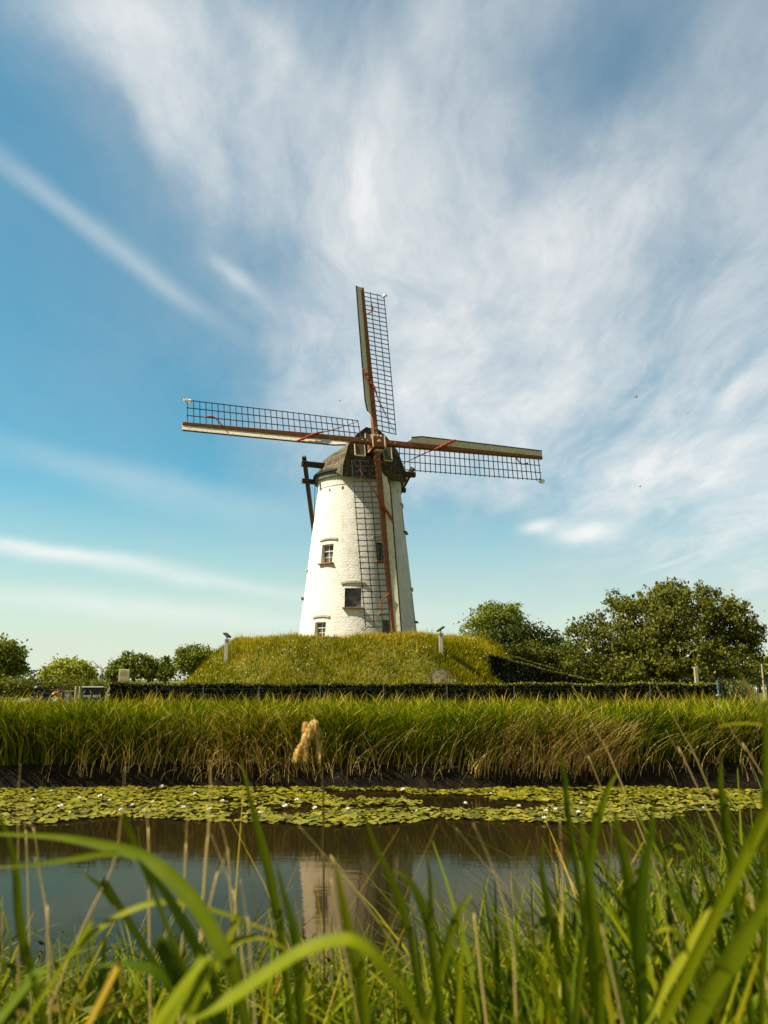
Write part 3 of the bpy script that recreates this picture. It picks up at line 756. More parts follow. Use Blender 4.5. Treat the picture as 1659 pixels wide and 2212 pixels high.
# ------------------------------------------------------------------ trees
def tree(name, label, base, blobs, nleaf, lsize, mat, trunk_r=.2, droop=0.2, clump=.42, per=26, group=None, cat_='tree', trunk_h=None):
    """blobs: (dx, dy, z, rx, ry, rz) above the base; leaves sit in clumps through each blob's shell"""
    base = Vector(base); root = empty(name, base, label=label, cat=cat_, group=group)
    vol = np.array([b_[3] * b_[5] for b_ in blobs]); vol = vol / vol.sum(); P = []; NR = []; NC = []
    for b_, w in zip(blobs, vol):
        nc = max(6, int(nleaf * w / per))
        dd = rng.normal(size=(nc, 3)); dd /= np.linalg.norm(dd, axis=1)[:, None]
        rad = 1.06 - .66 * rng.random(nc) ** 1.6
        rad *= 1 + .16 * np.sin(dd[:, 0] * 5 + b_[0]) * np.sin(dd[:, 2] * 6 + 1)
        c = np.array(b_[:3]) + dd * rad[:, None] * np.array(b_[3:])
        c[:, 2] = np.maximum(c[:, 2], .25)
        sz = rng.uniform(.55, 1.25, nc) * clump
        p = np.repeat(c, per, 0) + rng.normal(size=(nc * per, 3)) * np.repeat(sz, per)[:, None] * np.array([1, 1, .75])
        P.append(p); NR.append(np.repeat(dd, per, 0)); NC.append(np.repeat(rng.normal(.45, .2, nc), per))
    for b_ in blobs:                                       # ragged sprigs standing out of the crown
        m_ = 9; dd = rng.normal(size=(m_, 3)); dd[:, 2] = np.abs(dd[:, 2]) * .9; dd /= np.linalg.norm(dd, axis=1)[:, None]; q = 16
        c = np.array(b_[:3]) + dd * np.array(b_[3:]) * rng.uniform(1.0, 1.12, m_)[:, None]
        p = np.repeat(c, q, 0) + np.repeat(dd, q, 0) * rng.uniform(-.1, 1, (m_ * q, 1)) * clump * 1.3 + rng.normal(size=(m_ * q, 3)) * clump * .35
        P.append(p); NR.append(np.repeat(dd, q, 0)); NC.append(np.repeat(rng.normal(.5, .15, m_), q))
    P = np.concatenate(P); NR = np.concatenate(NR); P[:, 2] = np.maximum(P[:, 2], .05)
    V, F = leaves(P, rng.uniform(.6, 1.25, len(P)) * lsize, 1.7, droop, NR)
    t = np.clip(np.concatenate(NC) + rng.normal(0, .2, len(P)), 0, 1)
    npmesh('crown', V, F, mat, root, tint=np.repeat(t, 4))
    tr = MB(); zc = min(b_[2] for b_ in blobs); th_ = trunk_h or max(.6, zc)
    j = [(random.uniform(-.12, .12), random.uniform(-.12, .12)) for _ in range(3)]
    tr.tube([(0, 0, -.1), (j[0][0], j[0][1], th_ * .5), (j[1][0], j[1][1], th_)], [trunk_r * 1.25, trunk_r * .95, trunk_r * .75], 9)
    for b_ in blobs:
        top = Vector(b_[:3]) + Vector((0, 0, b_[5] * .35)); s = Vector((j[1][0], j[1][1], th_ * .9)); mid = s.lerp(top, .5) + Vector((random.uniform(-.2, .2), random.uniform(-.2, .2), -.1))
        tr.tube([s, mid, top], [trunk_r * .6, trunk_r * .4, trunk_r * .12], 7)
        for _ in range(5):
            dv = Vector((random.uniform(-1, 1), random.uniform(-1, 1), random.uniform(-.3, 1))).normalized()
            e = Vector(b_[:3]) + Vector((dv.x * b_[3], dv.y * b_[4], dv.z * b_[5])) * .85
            tr.tube([mid.lerp(top, random.random()), mid.lerp(e, .5) + Vector((0, 0, .15)), e], [trunk_r * .26, trunk_r * .16, .012], 5)
    tr.build('trunk', M['bark'], root, smooth=True)
    return root


def blob(x, y, rx, ry, Y, base, ryy=None):
    """photo ellipse (centre x, y, half sizes in photo pixels) at distance Y -> blob relative to base"""
    c = at(x, y, Y); s = Y * .985 * (768 / 1659) / FPX
    return (c.x - base[0], c.y - base[1], c.z - base[2], rx * s, (ryy or rx) * s, ry * s)


def ptree(name, label, bx, Y, ell, *a, **k):
    b0 = at(bx, 1470, Y); base = (b0.x, Y, FIELD)
    return tree(name, label, base, [blob(e[0], e[1], e[2], e[3], Y + (e[4] if len(e) > 4 else 0), base) for e in ell], *a, **k)


ptree('broadleaf_tree', 'big spreading dark green tree with drooping leaves beside the gate', 1455, 47,
      [(1450, 1325, 92, 56, -.5), (1400, 1375, 105, 76, -1.2), (1555, 1345, 64, 46, 0), (1300, 1405, 78, 66, -.8), (1575, 1400, 66, 70, .3), (1480, 1425, 130, 50, -1.5), (1350, 1445, 105, 36, -2), (1450, 1285, 40, 26, 0), (1585, 1315, 24, 22, 0), (1335, 1305, 24, 22, 0), (1620, 1370, 26, 26, 0), (1520, 1290, 28, 22, 0)],
      46000, .12, L['big'], .24, .5, clump=.21, per=34, trunk_h=1.8)
ptree('poplar_tree', 'round airy grey green tree rising behind the mound right of the windmill', 1070, 82,
      [(1070, 1350, 62, 46), (1040, 1370, 40, 40), (1105, 1365, 40, 38), (1065, 1400, 50, 40), (1085, 1325, 40, 22)], 17000, .15, L['poplar'], .28, .1, clump=.30, per=30, trunk_h=4.5)
ptree('broadleaf_tree', 'dark rounded tree between the mound and the big spreading tree', 1115, 66,
      [(1115, 1390, 58, 50), (1160, 1400, 48, 40), (1080, 1420, 36, 40), (1190, 1425, 26, 30), (1130, 1440, 60, 30)], 12000, .17, L['dark'], .25, .2, clump=.34)
ptree('leafy_bush', 'light green bush below the dark rounded tree, behind the sloping hedges', 1145, 55,
      [(1125, 1420, 34, 24), (1165, 1425, 38, 34), (1205, 1440, 36, 32), (1100, 1435, 26, 26)], 7000, .12, L['bush'], .06, .2, clump=.26, cat_='bush')
ptree('broadleaf_tree', 'small dark tree peeping out left of the big spreading tree', 1232, 60, [(1230, 1420, 24, 30), (1215, 1440, 30, 26)], 3500, .15, L['dark'], .1, .2, clump=.3)
ptree('broadleaf_tree', 'dark tree with silvery lit leaves cut off by the left edge', -15, 62, [(-20, 1420, 42, 34), (-5, 1405, 32, 26), (18, 1425, 26, 28), (-10, 1450, 50, 24), (5, 1440, 34, 26), (34, 1432, 12, 16)], 9000, .17, L['poplar'], .2, .3, clump=.3)
ptree('willow_tree', 'pale yellow green round tree in the field at the left', 150, 85, [(148, 1448, 40, 22), (125, 1458, 26, 18), (175, 1455, 24, 20), (150, 1462, 48, 16), (115, 1465, 20, 14)], 9000, .19, L['pale'], .16, .2, clump=.34)
for lb, bx, ell in (('tallest of the row of bushy trees behind the information board', 290, [(280, 1432, 13, 20), (264, 1440, 14, 22), (298, 1436, 12, 20), (278, 1452, 34, 14)]),
                    ('left tree of the row of bushy trees behind the information board', 250, [(250, 1446, 11, 16), (243, 1458, 13, 10), (258, 1455, 12, 12)]),
                    ('pale silvery tree within the row of bushy trees right of the information board', 322, [(316, 1438, 9, 20), (328, 1443, 9, 18), (324, 1455, 16, 12)]),
                    ('narrow tree ending the row of bushy trees at its right', 357, [(357, 1441, 11, 18), (364, 1452, 10, 14), (350, 1457, 12, 10)])):
    ptree('broadleaf_tree', lb, bx, 95, ell, 2600, .2, L['poplar'], .15, .15, clump=.30, per=18, group='row of trees behind the board')
ptree('broadleaf_tree', 'small round green tree just left of the mound', 418, 80, [(418, 1418, 32, 20), (400, 1425, 20, 20), (440, 1420, 18, 18), (415, 1437, 28, 18)], 7000, .16, L['poplar'], .15, .1, clump=.3)
ptree('conifer_tree', 'far green tree at the right edge beyond the meadow', 1640, 90, [(1640, 1455, 16, 18), (1655, 1445, 16, 24), (1625, 1462, 12, 12)], 4000, .2, L['poplar'], .15, .2, clump=.32)
ptree('leafy_bush', 'yellow green bush behind the gate', 1590, 40, [(1583, 1495, 18, 14), (1600, 1500, 16, 12), (1570, 1498, 10, 12)], 3500, .09, L['bush'], .04, .2, clump=.18, cat_='bush')
for lb, x0, dx in (('brownish bush at the far left below the silvery tree', 20, 0), ('brownish bush between the silvery tree and the pale round tree', 75, 1), ('brownish bush below the pale round tree', 130, 2), ('dark bush just left of the two waste bins', 185, 3)):
    ptree('leafy_bush', lb, x0, 52 + dx, [(x0, 1486, 34, 14), (x0 - 20, 1489, 24, 12), (x0 + 22, 1488, 24, 13)], 3200, .11, L['bush'], .05, .2, clump=.26, cat_='bush', group='bushes along the far left of the field')

# far woods on the horizon: one mass
P = []
for x0, x1, Y, h in ((-420, 420, 420, 6.5), (-300, -120, 260, 5), (60, 300, 300, 6), (-520, -300, 330, 9)):
    n = 9000; x = rng.uniform(x0, x1, n); hh = h * (.35 + .9 * vnoise(x, x * 0, .06, 3) * (.6 + .6 * vnoise(x, x * 0, .25, 6)))
    P.append(np.stack([x, Y + rng.uniform(-8, 8, n), FIELD + hh * np.sqrt(rng.random(n))], 1))
P = np.concatenate(P); V, F = leaves(P, rng.uniform(.7, 1.5, len(P)), 1.2)
tag(npmesh('far_wood', V, F, L['dark'], tint=np.repeat(rng.random(len(P)), 4)), 'low line of far woods on the horizon', 'wood', kind='stuff')

# ------------------------------------------------------------------ fences, gate, posts, lamps, bins
fence = empty('wire_fence', (0, 36, FIELD), label='thin metal post and wire fence running along the front of the long hedge', cat='fence')
fx = [at(x, 1500, 35.6).x for x in (337, 439, 559, 692, 828, 966, 1110, 1257, 1404)]
for x in fx:
    MB().tube([(x, -.4, -.1), (x + random.uniform(-.03, .03), -.4, 1.22)], .017, 6).build('fence_post', M['metal'], fence)
wv = MB()
for z in (.35, .6, .85, 1.1):
    for a_, b_ in zip(fx, fx[1:]): wv.tube([(a_, -.43, z), ((a_ + b_) / 2, -.43, z - .02), (b_, -.43, z)], .0022, 4)
wv.build('wire', M['dmetal'], fence)

p = at(1505, 1470, 38.6)
MB().box((0, 0, 1.05), (.17, .15, 2.1)).build('wooden_post', M['wood'], None, bevel=.015).location = (p.x, 38.6, FIELD)
tag(bpy.data.objects['wooden_post'], 'stout weathered wooden post standing above the right end of the long hedge', 'post')

gx = at(1550, 1470, 35).x; gx2 = at(1656, 1470, 35).x; gxm = at(1610, 1470, 35).x
gate = empty('metal_gate', (gx, 35, FIELD), label='dark green metal double gate at the right end of the hedge', cat='gate')
gp = MB().tube([(0, 0, -.1), (0, 0, 1.48)], .055, 10).build('gate_post', M['green_metal'], gate)
MB().tube([(-.13, -.02, .82), (.06, -.02, .84)], .035, 8).build('hinge', M['post'], gp)
MB().tube([(.1, 0, 1.12), (-.1, 0, 1.13)], .022, 8).build('hinge', M['metal'], gp)
MB().bar((-.04, -.03, .62), (-1.05, -.25, .05), .05, .05).build('stay_bar', M['wood'], gate)
for a_, b_ in ((.12, gxm - gx - .03), (gxm - gx + .05, gx2 - gx)):
    lf = MB(); lf.bar((a_, 0, 1.52), (b_, 0, 1.52), .05); lf.bar((a_, 0, .15), (b_, 0, .15), .05)
    for x in (a_, b_): lf.bar((x, 0, .05), (x, 0, 1.495), .06)
    lf.bar(((a_ + b_) / 2, 0, .175), ((a_ + b_) / 2, 0, 1.495), .035)
    leaf_ = lf.build('gate_leaf', M['dmetal'], gate)
    ms = MB()
    for q in np.arange(a_ + .07, b_ - .04, .09): ms.tube([(q, .02, .18), (q, .02, 1.49)], .003, 4)
    for q in np.arange(.25, 1.45, .12): ms.tube([(a_ + .03, .027, q), (b_ - .03, .027, q)], .003, 4)
    ms.build('mesh_panel', M['metal'], leaf_)
p = at(1556, 1530, 30.5)
bo = MB().lathe([(.0, .62), (.09, .615), (.13, .57), (.145, .45), (.15, 0), (.15, -.1)], n=16).build('bollard', M['post'], None, smooth=True)
bo.location = (p.x, 30.5, FIELD - .05); tag(bo, 'short pale rounded bollard in the grass in front of the gate', 'bollard')
p = at(1648, 1489, 105)
MB().box((0, 0, .30), (1.25, .5, .26), taper=1.05).box((-.45, 0, .08), (.12, .4, .17)).box((.45, 0, .08), (.12, .4, .17)).build('trough', M['paint'], None, bevel=.03).location = (p.x - .3, 105, FIELD)
tag(bpy.data.objects['trough'], 'long low white trough in the meadow beyond the gate', 'trough')
p = at(1654, 1440, 36)
MB().tube([(0, 0, 0), (.02, 0, 2.2)], [.05, .04], 8).build('wooden_pole', M['wood'], None).location = (p.x + .05, 36.5, FIELD)
tag(bpy.data.objects['wooden_pole'], 'thin leaning wooden pole at the right edge behind the gate', 'pole')


def floodlight(label, x, y, zt, face):
    zb = float(mound_z(x, y)) - .1
    r = empty('floodlight', (x, y, zb), label=label, cat='floodlight', group='floodlights on posts around the mound')
    h = zt - zb
    MB().box((0, 0, h / 2), (.20, .20, h)).box((0, 0, h + .01), (.26, .26, .05)).build('post', M['post'], r, bevel=.01)
    rot = Matrix.Rotation(face, 3, 'Z') @ Matrix.Rotation(radians(-35), 3, 'Y')
    lm = MB().box((0, 0, h + .26), (.42, .34, .10), rot=rot).build('lamp_head', M['lamp'], r, bevel=.015)
    MB().bar((-.0, -.12, h + .03), (0, -.12, h + .22), .03).bar((0, .12, h + .03), (0, .12, h + .22), .03).build('bracket', M['lamp'], lm)


floodlight('black floodlight on a pale post at the left shoulder of the mound', -9.05, 45.5, 4.64, radians(150))
floodlight('black floodlight on a pale post on the front slope right of the tower', 3.02, 41.95, 4.77, radians(10))

p0 = at(268, 1455, 45)
ib = empty('information_board', (p0.x, 45, FIELD), radians(8), label='cream information board on two legs behind the left end of the hedge', cat='sign')
zt = at(268, 1446, 45).z - FIELD; zb = at(268, 1473, 45).z - FIELD
MB().box((0, 0, (zt + zb) / 2), (.56, .05, zt - zb)).build('panel', M['panel'], ib, bevel=.008)
tx = MB()
for i, (w, z) in enumerate(((.30, .93), (.40, .80), (.42, .74), (.38, .68), (.41, .62), (.36, .56), (.42, .50))): tx.box((-.02, -.029, zb + (zt - zb) * z), (w, .006, .014))
for i in range(5): tx.box((-.19 + i * .095, -.029, zb + (zt - zb) * .24), (.05, .006, .07))
tx.box((0, -.029, zb + (zt - zb) * .08), (.5, .006, .05))
tx.build('print', M['ink'], ib)
for s in (-.19, .19): MB().bar((s, .045, 0), (s, .045, zb + .3), .06).build('leg', M['wood'], ib)


def text_mesh(body, size, name, mat, parent, loc, rot):
    cu = bpy.data.curves.new(name, 'FONT'); cu.body = body; cu.size = size; cu.extrude = .004; cu.align_x = 'CENTER'
    o = bpy.data.objects.new('tmp', cu); COL.objects.link(o); bpy.context.view_layer.update()
    me = bpy.data.meshes.new_from_object(o.evaluated_get(bpy.context.evaluated_depsgraph_get())); bpy.data.objects.remove(o)
    me.materials.clear(); me.materials.append(mat); q = link(name, me, parent); q.location = loc; q.rotation_euler = rot; return q


for bx, word, lb, stripes in ((193, 'PMD', 'dark blue waste bin lettered PMD with a round opening and white stripes', True), (213.5, 'REST', 'dark blue waste bin lettered REST beside the PMD bin', False)):
    p = at(bx, 1490, 34.2)
    r = empty('waste_bin', (p.x, 34.2, FIELD), radians(3), label=lb, cat='bin', group='waste bins by the hedge')
    ht = at(bx, 1486.5, 34.2).z - FIELD
    MB().box((0, 0, ht / 2), (.42, .45, ht)).build('body', M['bin'], r, bevel=.012)
    MB().box((.02, .0, ht + .03), (.50, .56, .05), rot=Matrix.Rotation(radians(-4), 3, 'X')).build('lid', M['lid'], r, bevel=.01)
    if stripes:
        MB().tube([(0, -.22, ht - .16), (0, -.235, ht - .16)], .075, 16).build('opening', M['rubber'], r)
        MB().bar((-.16, -.232, ht - .20), (-.09, -.232, ht - .09), .012, .05, up=(0, 1, 0)).bar((.09, -.232, ht - .09), (.16, -.232, ht - .20), .012, .05, up=(0, 1, 0)).build('stripe', M['paint'], r)
    else: MB().box((0, -.227, ht - .15), (.26, .012, .10)).build('opening', M['rubber'], r)
    MB().box((0, -.229, ht - .33), (.36, .014, .17)).build('label_plate', M['lamp'], r)
    text_mesh(word, .15, 'lettering', M['paint'], r, (0, -.237, ht - .385), (pi / 2, 0, 0))

for x, Y, zt_, w, lb in ((155, 46, 1483, .11, 'thin grey fence post alone at the far left of the field'), (231.5, 46, 1483, .16, 'round wooden post just behind the motorcycle'), (303, 46, 1482, .16, 'round wooden post right of the grey box'), (317, 46, 1482, .13, 'slim wooden post nearest the waste bins')):
    x = x * .5486 * 1.0 if x > 320 else x
    X = {155: 86, 231.5: 128, 303: 166, 317: 174}[x]
    p = at(X, zt_, 36); h = p.z - FIELD
    o = MB().tube([(0, 0, -.1), (0, 0, h)], w / 2, 8).build('wooden_post', M['wood'] if w > .12 else M['dwood'], None); o.location = (p.x, 36, FIELD)
    tag(o, lb, 'post', 'wooden posts at the left end of the field')

p = at(148, 1497, 34.5)
cb = empty('grey_cabinet', (p.x, 34.5, FIELD), label='small grey metal cabinet under a plank in the grass at the left', cat='cabinet')
hb = at(148, 1493.5, 34.5).z - FIELD
MB().box((0, 0, hb / 2 + .02), (.26, .26, hb - .04)).build('body', M['box'], cb, bevel=.012)
MB().box((0, -.131, hb * .7), (.2, .014, hb * .42)).build('door', M['lid'], cb)
MB().box((.05, 0, hb + .02), (.62, .32, .04), rot=Matrix.Rotation(radians(-1.5), 3, 'Y')).build('plank', M['wood'], cb)


def motorcycle():
    p = at(112, 1500, 34); r = empty('motorcycle', (p.x, 34, FIELD), radians(62), label='orange motorcycle with a dark rounded top case half hidden by tall grass', cat='motorcycle')
    for s in (-.68, .68):
        t = [(s + .29 * cos(a_), 0, .31 + .29 * sin(a_)) for a_ in np.linspace(0, 2 * pi, 25)]
        w = MB().tube(t, .06, 8, cap=False).build('wheel', M['rubber'], r)
        sp = MB().tube([(s, -.05, .31), (s, .05, .31)], .07, 10)
        for a_ in np.linspace(0, 2 * pi, 9)[:-1]: sp.bar((s, 0, .31), (s + .26 * cos(a_), 0, .31 + .26 * sin(a_)), .02)
        sp.build('rim', M['metal'], w)
    MB().tube([(-.45, 0, .42), (-.1, 0, .36), (.25, 0, .40), (.42, 0, .55)], [.11, .2, .2, .1], 10).build('engine', M['metal'], r, smooth=True)
    MB().tube([(-.02, 0, .80), (.14, 0, .88), (.32, 0, .90), (.46, 0, .84)], [.06, .12, .12, .05], 12).build('fuel_tank', M['orange'], r, smooth=True)
    MB().tube([(.5, 0, .75), (.74, 0, .62), (.86, 0, .60)], [.16, .14, .04], 10).build('fairing', M['orange'], r, smooth=True)
    MB().tube([(-.85, 0, .95), (-.5, 0, .88), (-.05, 0, .82)], [.07, .13, .11], 10).build('seat', M['rubber'], r, smooth=True)
    for s in (-.1, .1): MB().tube([(.42, s, 1.0), (.68, s, .31)], .03, 8).build('fork', M['metal'], r)
    MB().tube([(.22, -.42, 1.06), (.36, -.25, 1.08), (.42, 0, 1.02), (.36, .25, 1.08), (.22, .42, 1.06)], .02, 8).build('handlebar', M['rubber'], r)
    MB().lathe([(.0, .09), (.07, .06), (.09, 0), (.06, -.05), (0, -.06)], (.58, 0, .92), 12).build('headlight', M['paint'], r, smooth=True)
    MB().bar((.50, 0, .95), (.36, 0, 1.22), .34, .015, up=(1, 0, .3)).build('windscreen', M['glass'], r)
    MB().lathe([(0, .13), (.12, .11), (.18, .05), (.19, 0), (.17, -.08), (0, -.09)], (-.72, 0, 1.13), 14).build('top_case', M['lamp'], r, smooth=True)
    for s in (-1, 1): MB().box((-.55, s * .3, .62), (.42, .18, .36)).build('pannier', M['lamp'], r, bevel=.03)


motorcycle()
# low strip of cream flowers in the grass beside the motorcycle
n = 300; c0 = at(88, 1512, 33.6); C = np.stack([c0.x + rng.uniform(-.9, .7, n), 33.6 + rng.normal(0, .15, n), c0.z + rng.normal(0, .06, n)], 1); V, F = leaves(C, .05, 1.1)
tag(npmesh('field_flowers', V, F, L['flower'], tint=np.repeat(rng.random(n), 4)), 'low strip of cream flowers in the grass left of the motorcycle', 'flowers', kind='stuff')

# wind turbines and chimney on the horizon
def turbine(label, hx, hy, bx, Y, roll, s):
    hub = at(hx, hy, Y); r = empty('wind_turbine', (at(bx, 1470, Y).x, Y, FIELD), label=label, cat='wind turbine', group='wind turbines on the horizon')
    h = hub.z - FIELD
    MB().tube([(0, 0, 0), (0, 0, h)], [s * .075, s * .05], 12).build('tower', M['turbine'], r, smooth=True)
    nc = MB().box((0, -s * .02, h), (s * .06, s * .14, s * .06)).build('nacelle', M['turbine'], r, bevel=s * .008)
    for k in range(3):
        a_ = roll + k * 2 * pi / 3; d = Vector((sin(a_), 0, cos(a_)))
        MB().bar(Vector((0, -s * .10, h)), Vector((0, -s * .10, h)) + d * s * .95, s * .09, s * .04, up=(0, 1, 0), w2=s * .03).build('blade', M['turbine'], r)


turbine('larger nearer wind turbine far away on the horizon', 221.5, 1446.5, 220, 900, radians(-50), 17)
turbine('smaller wind turbine on the horizon half behind the larger one', 228, 1455, 227.5, 1250, radians(85), 18)
p = at(69.5, 1466, 1400); zc = at(69.5, 1459, 1400).z
ch = empty('chimney', (p.x, 1400, FIELD), label='tiny far chimney with a white plume on the left horizon', cat='chimney')
MB().tube([(0, 0, 0), (0, 0, zc - FIELD)], [5, 4], 12).build('stack', M['box'], ch)
MB().lathe([(0, -5), (9, -3), (13, 1), (10, 5), (0, 7)], (-9, 0, zc - FIELD + 6), 14).build('plume', M['smoke'], ch, smooth=True)

# birds
def bird(label, x, y, Y, s, rz):
    p = at(x, y, Y); r = empty('bird', p, rz, label=label, cat='bird', group='birds far up in the sky')
    MB().tube([(-.16 * s, 0, 0), (0, 0, .0), (.2 * s, 0, .01)], [.03 * s, .06 * s, .015 * s], 8).build('body', M['bird'], r, smooth=True)
    for q in (-1, 1): MB().add([(.05 * s, q * .03 * s, .02), (-.08 * s, q * .03 * s, .02), (-.1 * s, q * .25 * s, .12 * s), (.03 * s, q * .27 * s, .13 * s), (-.08 * s, q * .5 * s, .07 * s), (.05 * s, q * .03 * s, .0), (-.08 * s, q * .03 * s, .0), (-.1 * s, q * .25 * s, .10 * s), (.03 * s, q * .27 * s, .11 * s)],
                               [(0, 1, 2, 3), (3, 2, 4), (5, 8, 7, 6), (8, 4, 7), (0, 3, 8, 5), (1, 6, 7, 2)]).build('wing', M['bird'], r)


bird('dark bird against white cloud, uppermost on the right of the windmill', 1374, 858, 120, 1.2, .4)
bird('dark bird in the blue streak at the far right', 1485, 893, 140, 1.0, 1.2)
bird('dark bird just above the tip of the right sail', 1383, 1051, 130, 1.0, .2)
bird('tiny dark bird between the left and upper sails', 734, 866, 120, .9, .9)

# ------------------------------------------------------------------ water lilies
def pads():
    P = []
    n = 22000; x = rng.uniform(-10.5, 11, n); y = rng.uniform(13.5, 18.7, n)
    front = 14.35 + 1.3 * (vnoise(x, x * 0, .5, 41) - .5) + np.interp(x, [-8, 1, 3, 5, 8], [-.2, .1, .0, .1, .9])
    open_ = ((vnoise(x * .55, y * 1.5, 1.0, 44) > .66) & (x > -2)) | (vnoise(x, y * 1.6, 1.7, 45) > .80)
    keep = (y > front) & ~open_ & (y < edge_y(x) - .15); x, y = x[keep], y[keep]
    sel = []; cell = {}
    for i in range(len(x)):
        r = random.uniform(.06, .115); k = (int(x[i] // .25), int(y[i] // .25)); ok = True
        for a_ in (-1, 0, 1):
            for b_ in (-1, 0, 1):
                for (qx, qy, qr) in cell.get((k[0] + a_, k[1] + b_), ()):
                    if (qx - x[i]) ** 2 + (qy - y[i]) ** 2 < (.52 * (qr + r)) ** 2: ok = False
        if ok: cell.setdefault(k, []).append((x[i], y[i], r)); sel.append((x[i], y[i], r))
    V = []; F = []; T = []
    for j, (px, py, r) in enumerate(sel):
        a0 = random.uniform(0, 2 * pi); tx_, ty_ = random.gauss(0, .10), random.gauss(0, .10); z0 = .014 + (j % 11) * .004; b0 = len(V); K = 14; tt = min(1, max(0, random.gauss(.5, .25)))
        V.append((px, py, z0)); T.append(tt)
        for k in range(K + 1):
            a_ = a0 + .12 + (2 * pi - .24) * k / K; q = r * (1 + .04 * sin(5 * a_)); dx, dy = q * cos(a_), q * sin(a_)
            V.append((px + dx, py + dy, max(.006, z0 + dx * tx_ + dy * ty_ + .012 * sin(3 * a_ + j)))); T.append(tt)
        for k in range(0, K, 2): F.append((b0, b0 + 1 + k, b0 + 2 + k, b0 + 3 + k))
    return V, F, T, sel


V, F, T, sel = pads()
tag(npmesh('lily_pads', V, F, L['pad'], tint=T), 'carpet of yellow green lily pads floating along the far bank', 'lily pads', kind='stuff')
fl = MB()
for ring, (n_, rr, h, up) in enumerate(((8, .085, .03, .02), (7, .06, .06, .05), (5, .035, .07, .07))):
    for k in range(n_):
        a_ = 2 * pi * k / n_ + ring * .4; d = Vector((cos(a_), sin(a_), 0)); s = Vector((-sin(a_), cos(a_), 0)); z = Vector((0, 0, 1))
        c0, c1, c2 = z * .015, d * rr * .6 + z * (up * .5 + .015), d * rr + z * (h + .02)
        fl.add([c0 + s * .008, c0 - s * .008, c1 - s * .02, c2, c1 + s * .02], [(0, 1, 2, 3, 4)])
fo = fl.build('water_lily', M['petal'], None)
st_ = MB().lathe([(.018, .01), (.022, .05), (0, .06)], n=8).build('stamens', M['stamen'], fo)
tag(fo, 'white water lily flower open among the floating pads', 'flower', 'white water lilies on the canal')
spots = []
for x, y, d in [(110, 1715, 0), (260, 1755, 0), (150, 1762, 0), (285, 1745, 0), (330, 1738, 0), (385, 1742, 0), (130, 1748, 0), (420, 1720, 0), (453, 1755, 0), (615, 1748, 0), (680, 1752, 0), (750, 1755, 0), (640, 1735, 0), (1005, 1742, 0), (1060, 1720, 0), (1180, 1760, 0), (1200, 1755, 0),
                (1175, 1775, 0), (1250, 1762, 0), (1255, 1742, 0), (190, 1702, 0), (1520, 1752, 0), (560, 1763, 0), (870, 1712, 0), (70, 1735, 0), (350, 1705, 0), (235, 1735, 0), (480, 1738, 0), (900, 1758, 0), (215, 1725, 0), (170, 1730, 0), (310, 1758, 0), (395, 1752, 0), (1120, 1748, 0)]:
    dr = at(x, y, 1) - Vector((0, 0, EYE)); Yw = -EYE / dr.z; spots.append((dr.x * Yw, Yw))
for i, (x, y) in enumerate(spots):
    o = fo if i == 0 else copy_tree(fo)
    o.location = (x, y, .035); o.rotation_euler = (random.uniform(-.25, .25), random.uniform(-.25, .25), random.uniform(0, 6)); s = random.uniform(.45, .8); o.scale = (s, s, s)


# ------------------------------------------------------------------ foreground vegetation
def catmull(pts, n_=8):
    out = []
    for i in range(len(pts) - 1):
        p0, p1, p2, p3 = [np.array(pts[max(0, min(len(pts) - 1, i + q))], float) for q in (-1, 0, 1, 2)]
        for k in range(n_):
            t = k / n_; out.append(.5 * ((2 * p1) + (p2 - p0) * t + (2 * p0 - 5 * p1 + 4 * p2 - p3) * t * t + (3 * p1 - p0 - 3 * p2 + p3) * t ** 3))
    return np.array(out + [np.array(pts[-1], float)])


def ribbon(pts, width, face, fold=.22, tipfrac=.45):
    """a reed leaf: folded along its midrib, widest in the lower half, pointed at the end of the path"""
    C = catmull(pts); n = len(C); D = np.gradient(C, axis=0); D /= np.linalg.norm(D, axis=1)[:, None] + 1e-9
    fc = np.array(face, float); S = np.cross(D, fc[None]); S /= np.linalg.norm(S, axis=1)[:, None] + 1e-9; Nn = np.cross(S, D)
    t = np.linspace(0, 1, n); w = width / 2 * np.minimum(1, .45 + 2.2 * t) * np.clip((1 - t) / tipfrac, 0, 1) ** .8 + .0006
    V = np.stack([C - S * w[:, None] + Nn * (w * fold)[:, None], C, C + S * w[:, None] + Nn * (w * fold)[:, None]], 1).reshape(-1, 3)
    F = []
    for i in range(n - 1):
        for j in (0, 1): F.append((3 * i + j, 3 * i + j + 1, 3 * i + 4 + j, 3 * i + 3 + j))
    return V, np.array(F)


c3 = lambda x, y: (x * .9114 * .54861, (3250 + y * .9114) * .54861)          # lower-left view of the photo
c4 = lambda x, y: ((1512 + x * .9114) * .54861, (3250 + y * .9114) * .54861)  # lower-right view
c5 = lambda x, y: ((1500 + x * .9186) * .54861, (2700 + y * .9186) * .54861)  # right middle view


def foot_of(P, gz):
    """where a stem carried straight on below its lowest seen point meets the ground"""
    d = P[0] - P[1]; k = (P[0].z - gz) / max(.15 * abs(d.x), -d.z, .02)
    return Vector((P[0].x + max(-.6, min(.6, d.x * k * .85)), P[0].y + .01, gz - .03))


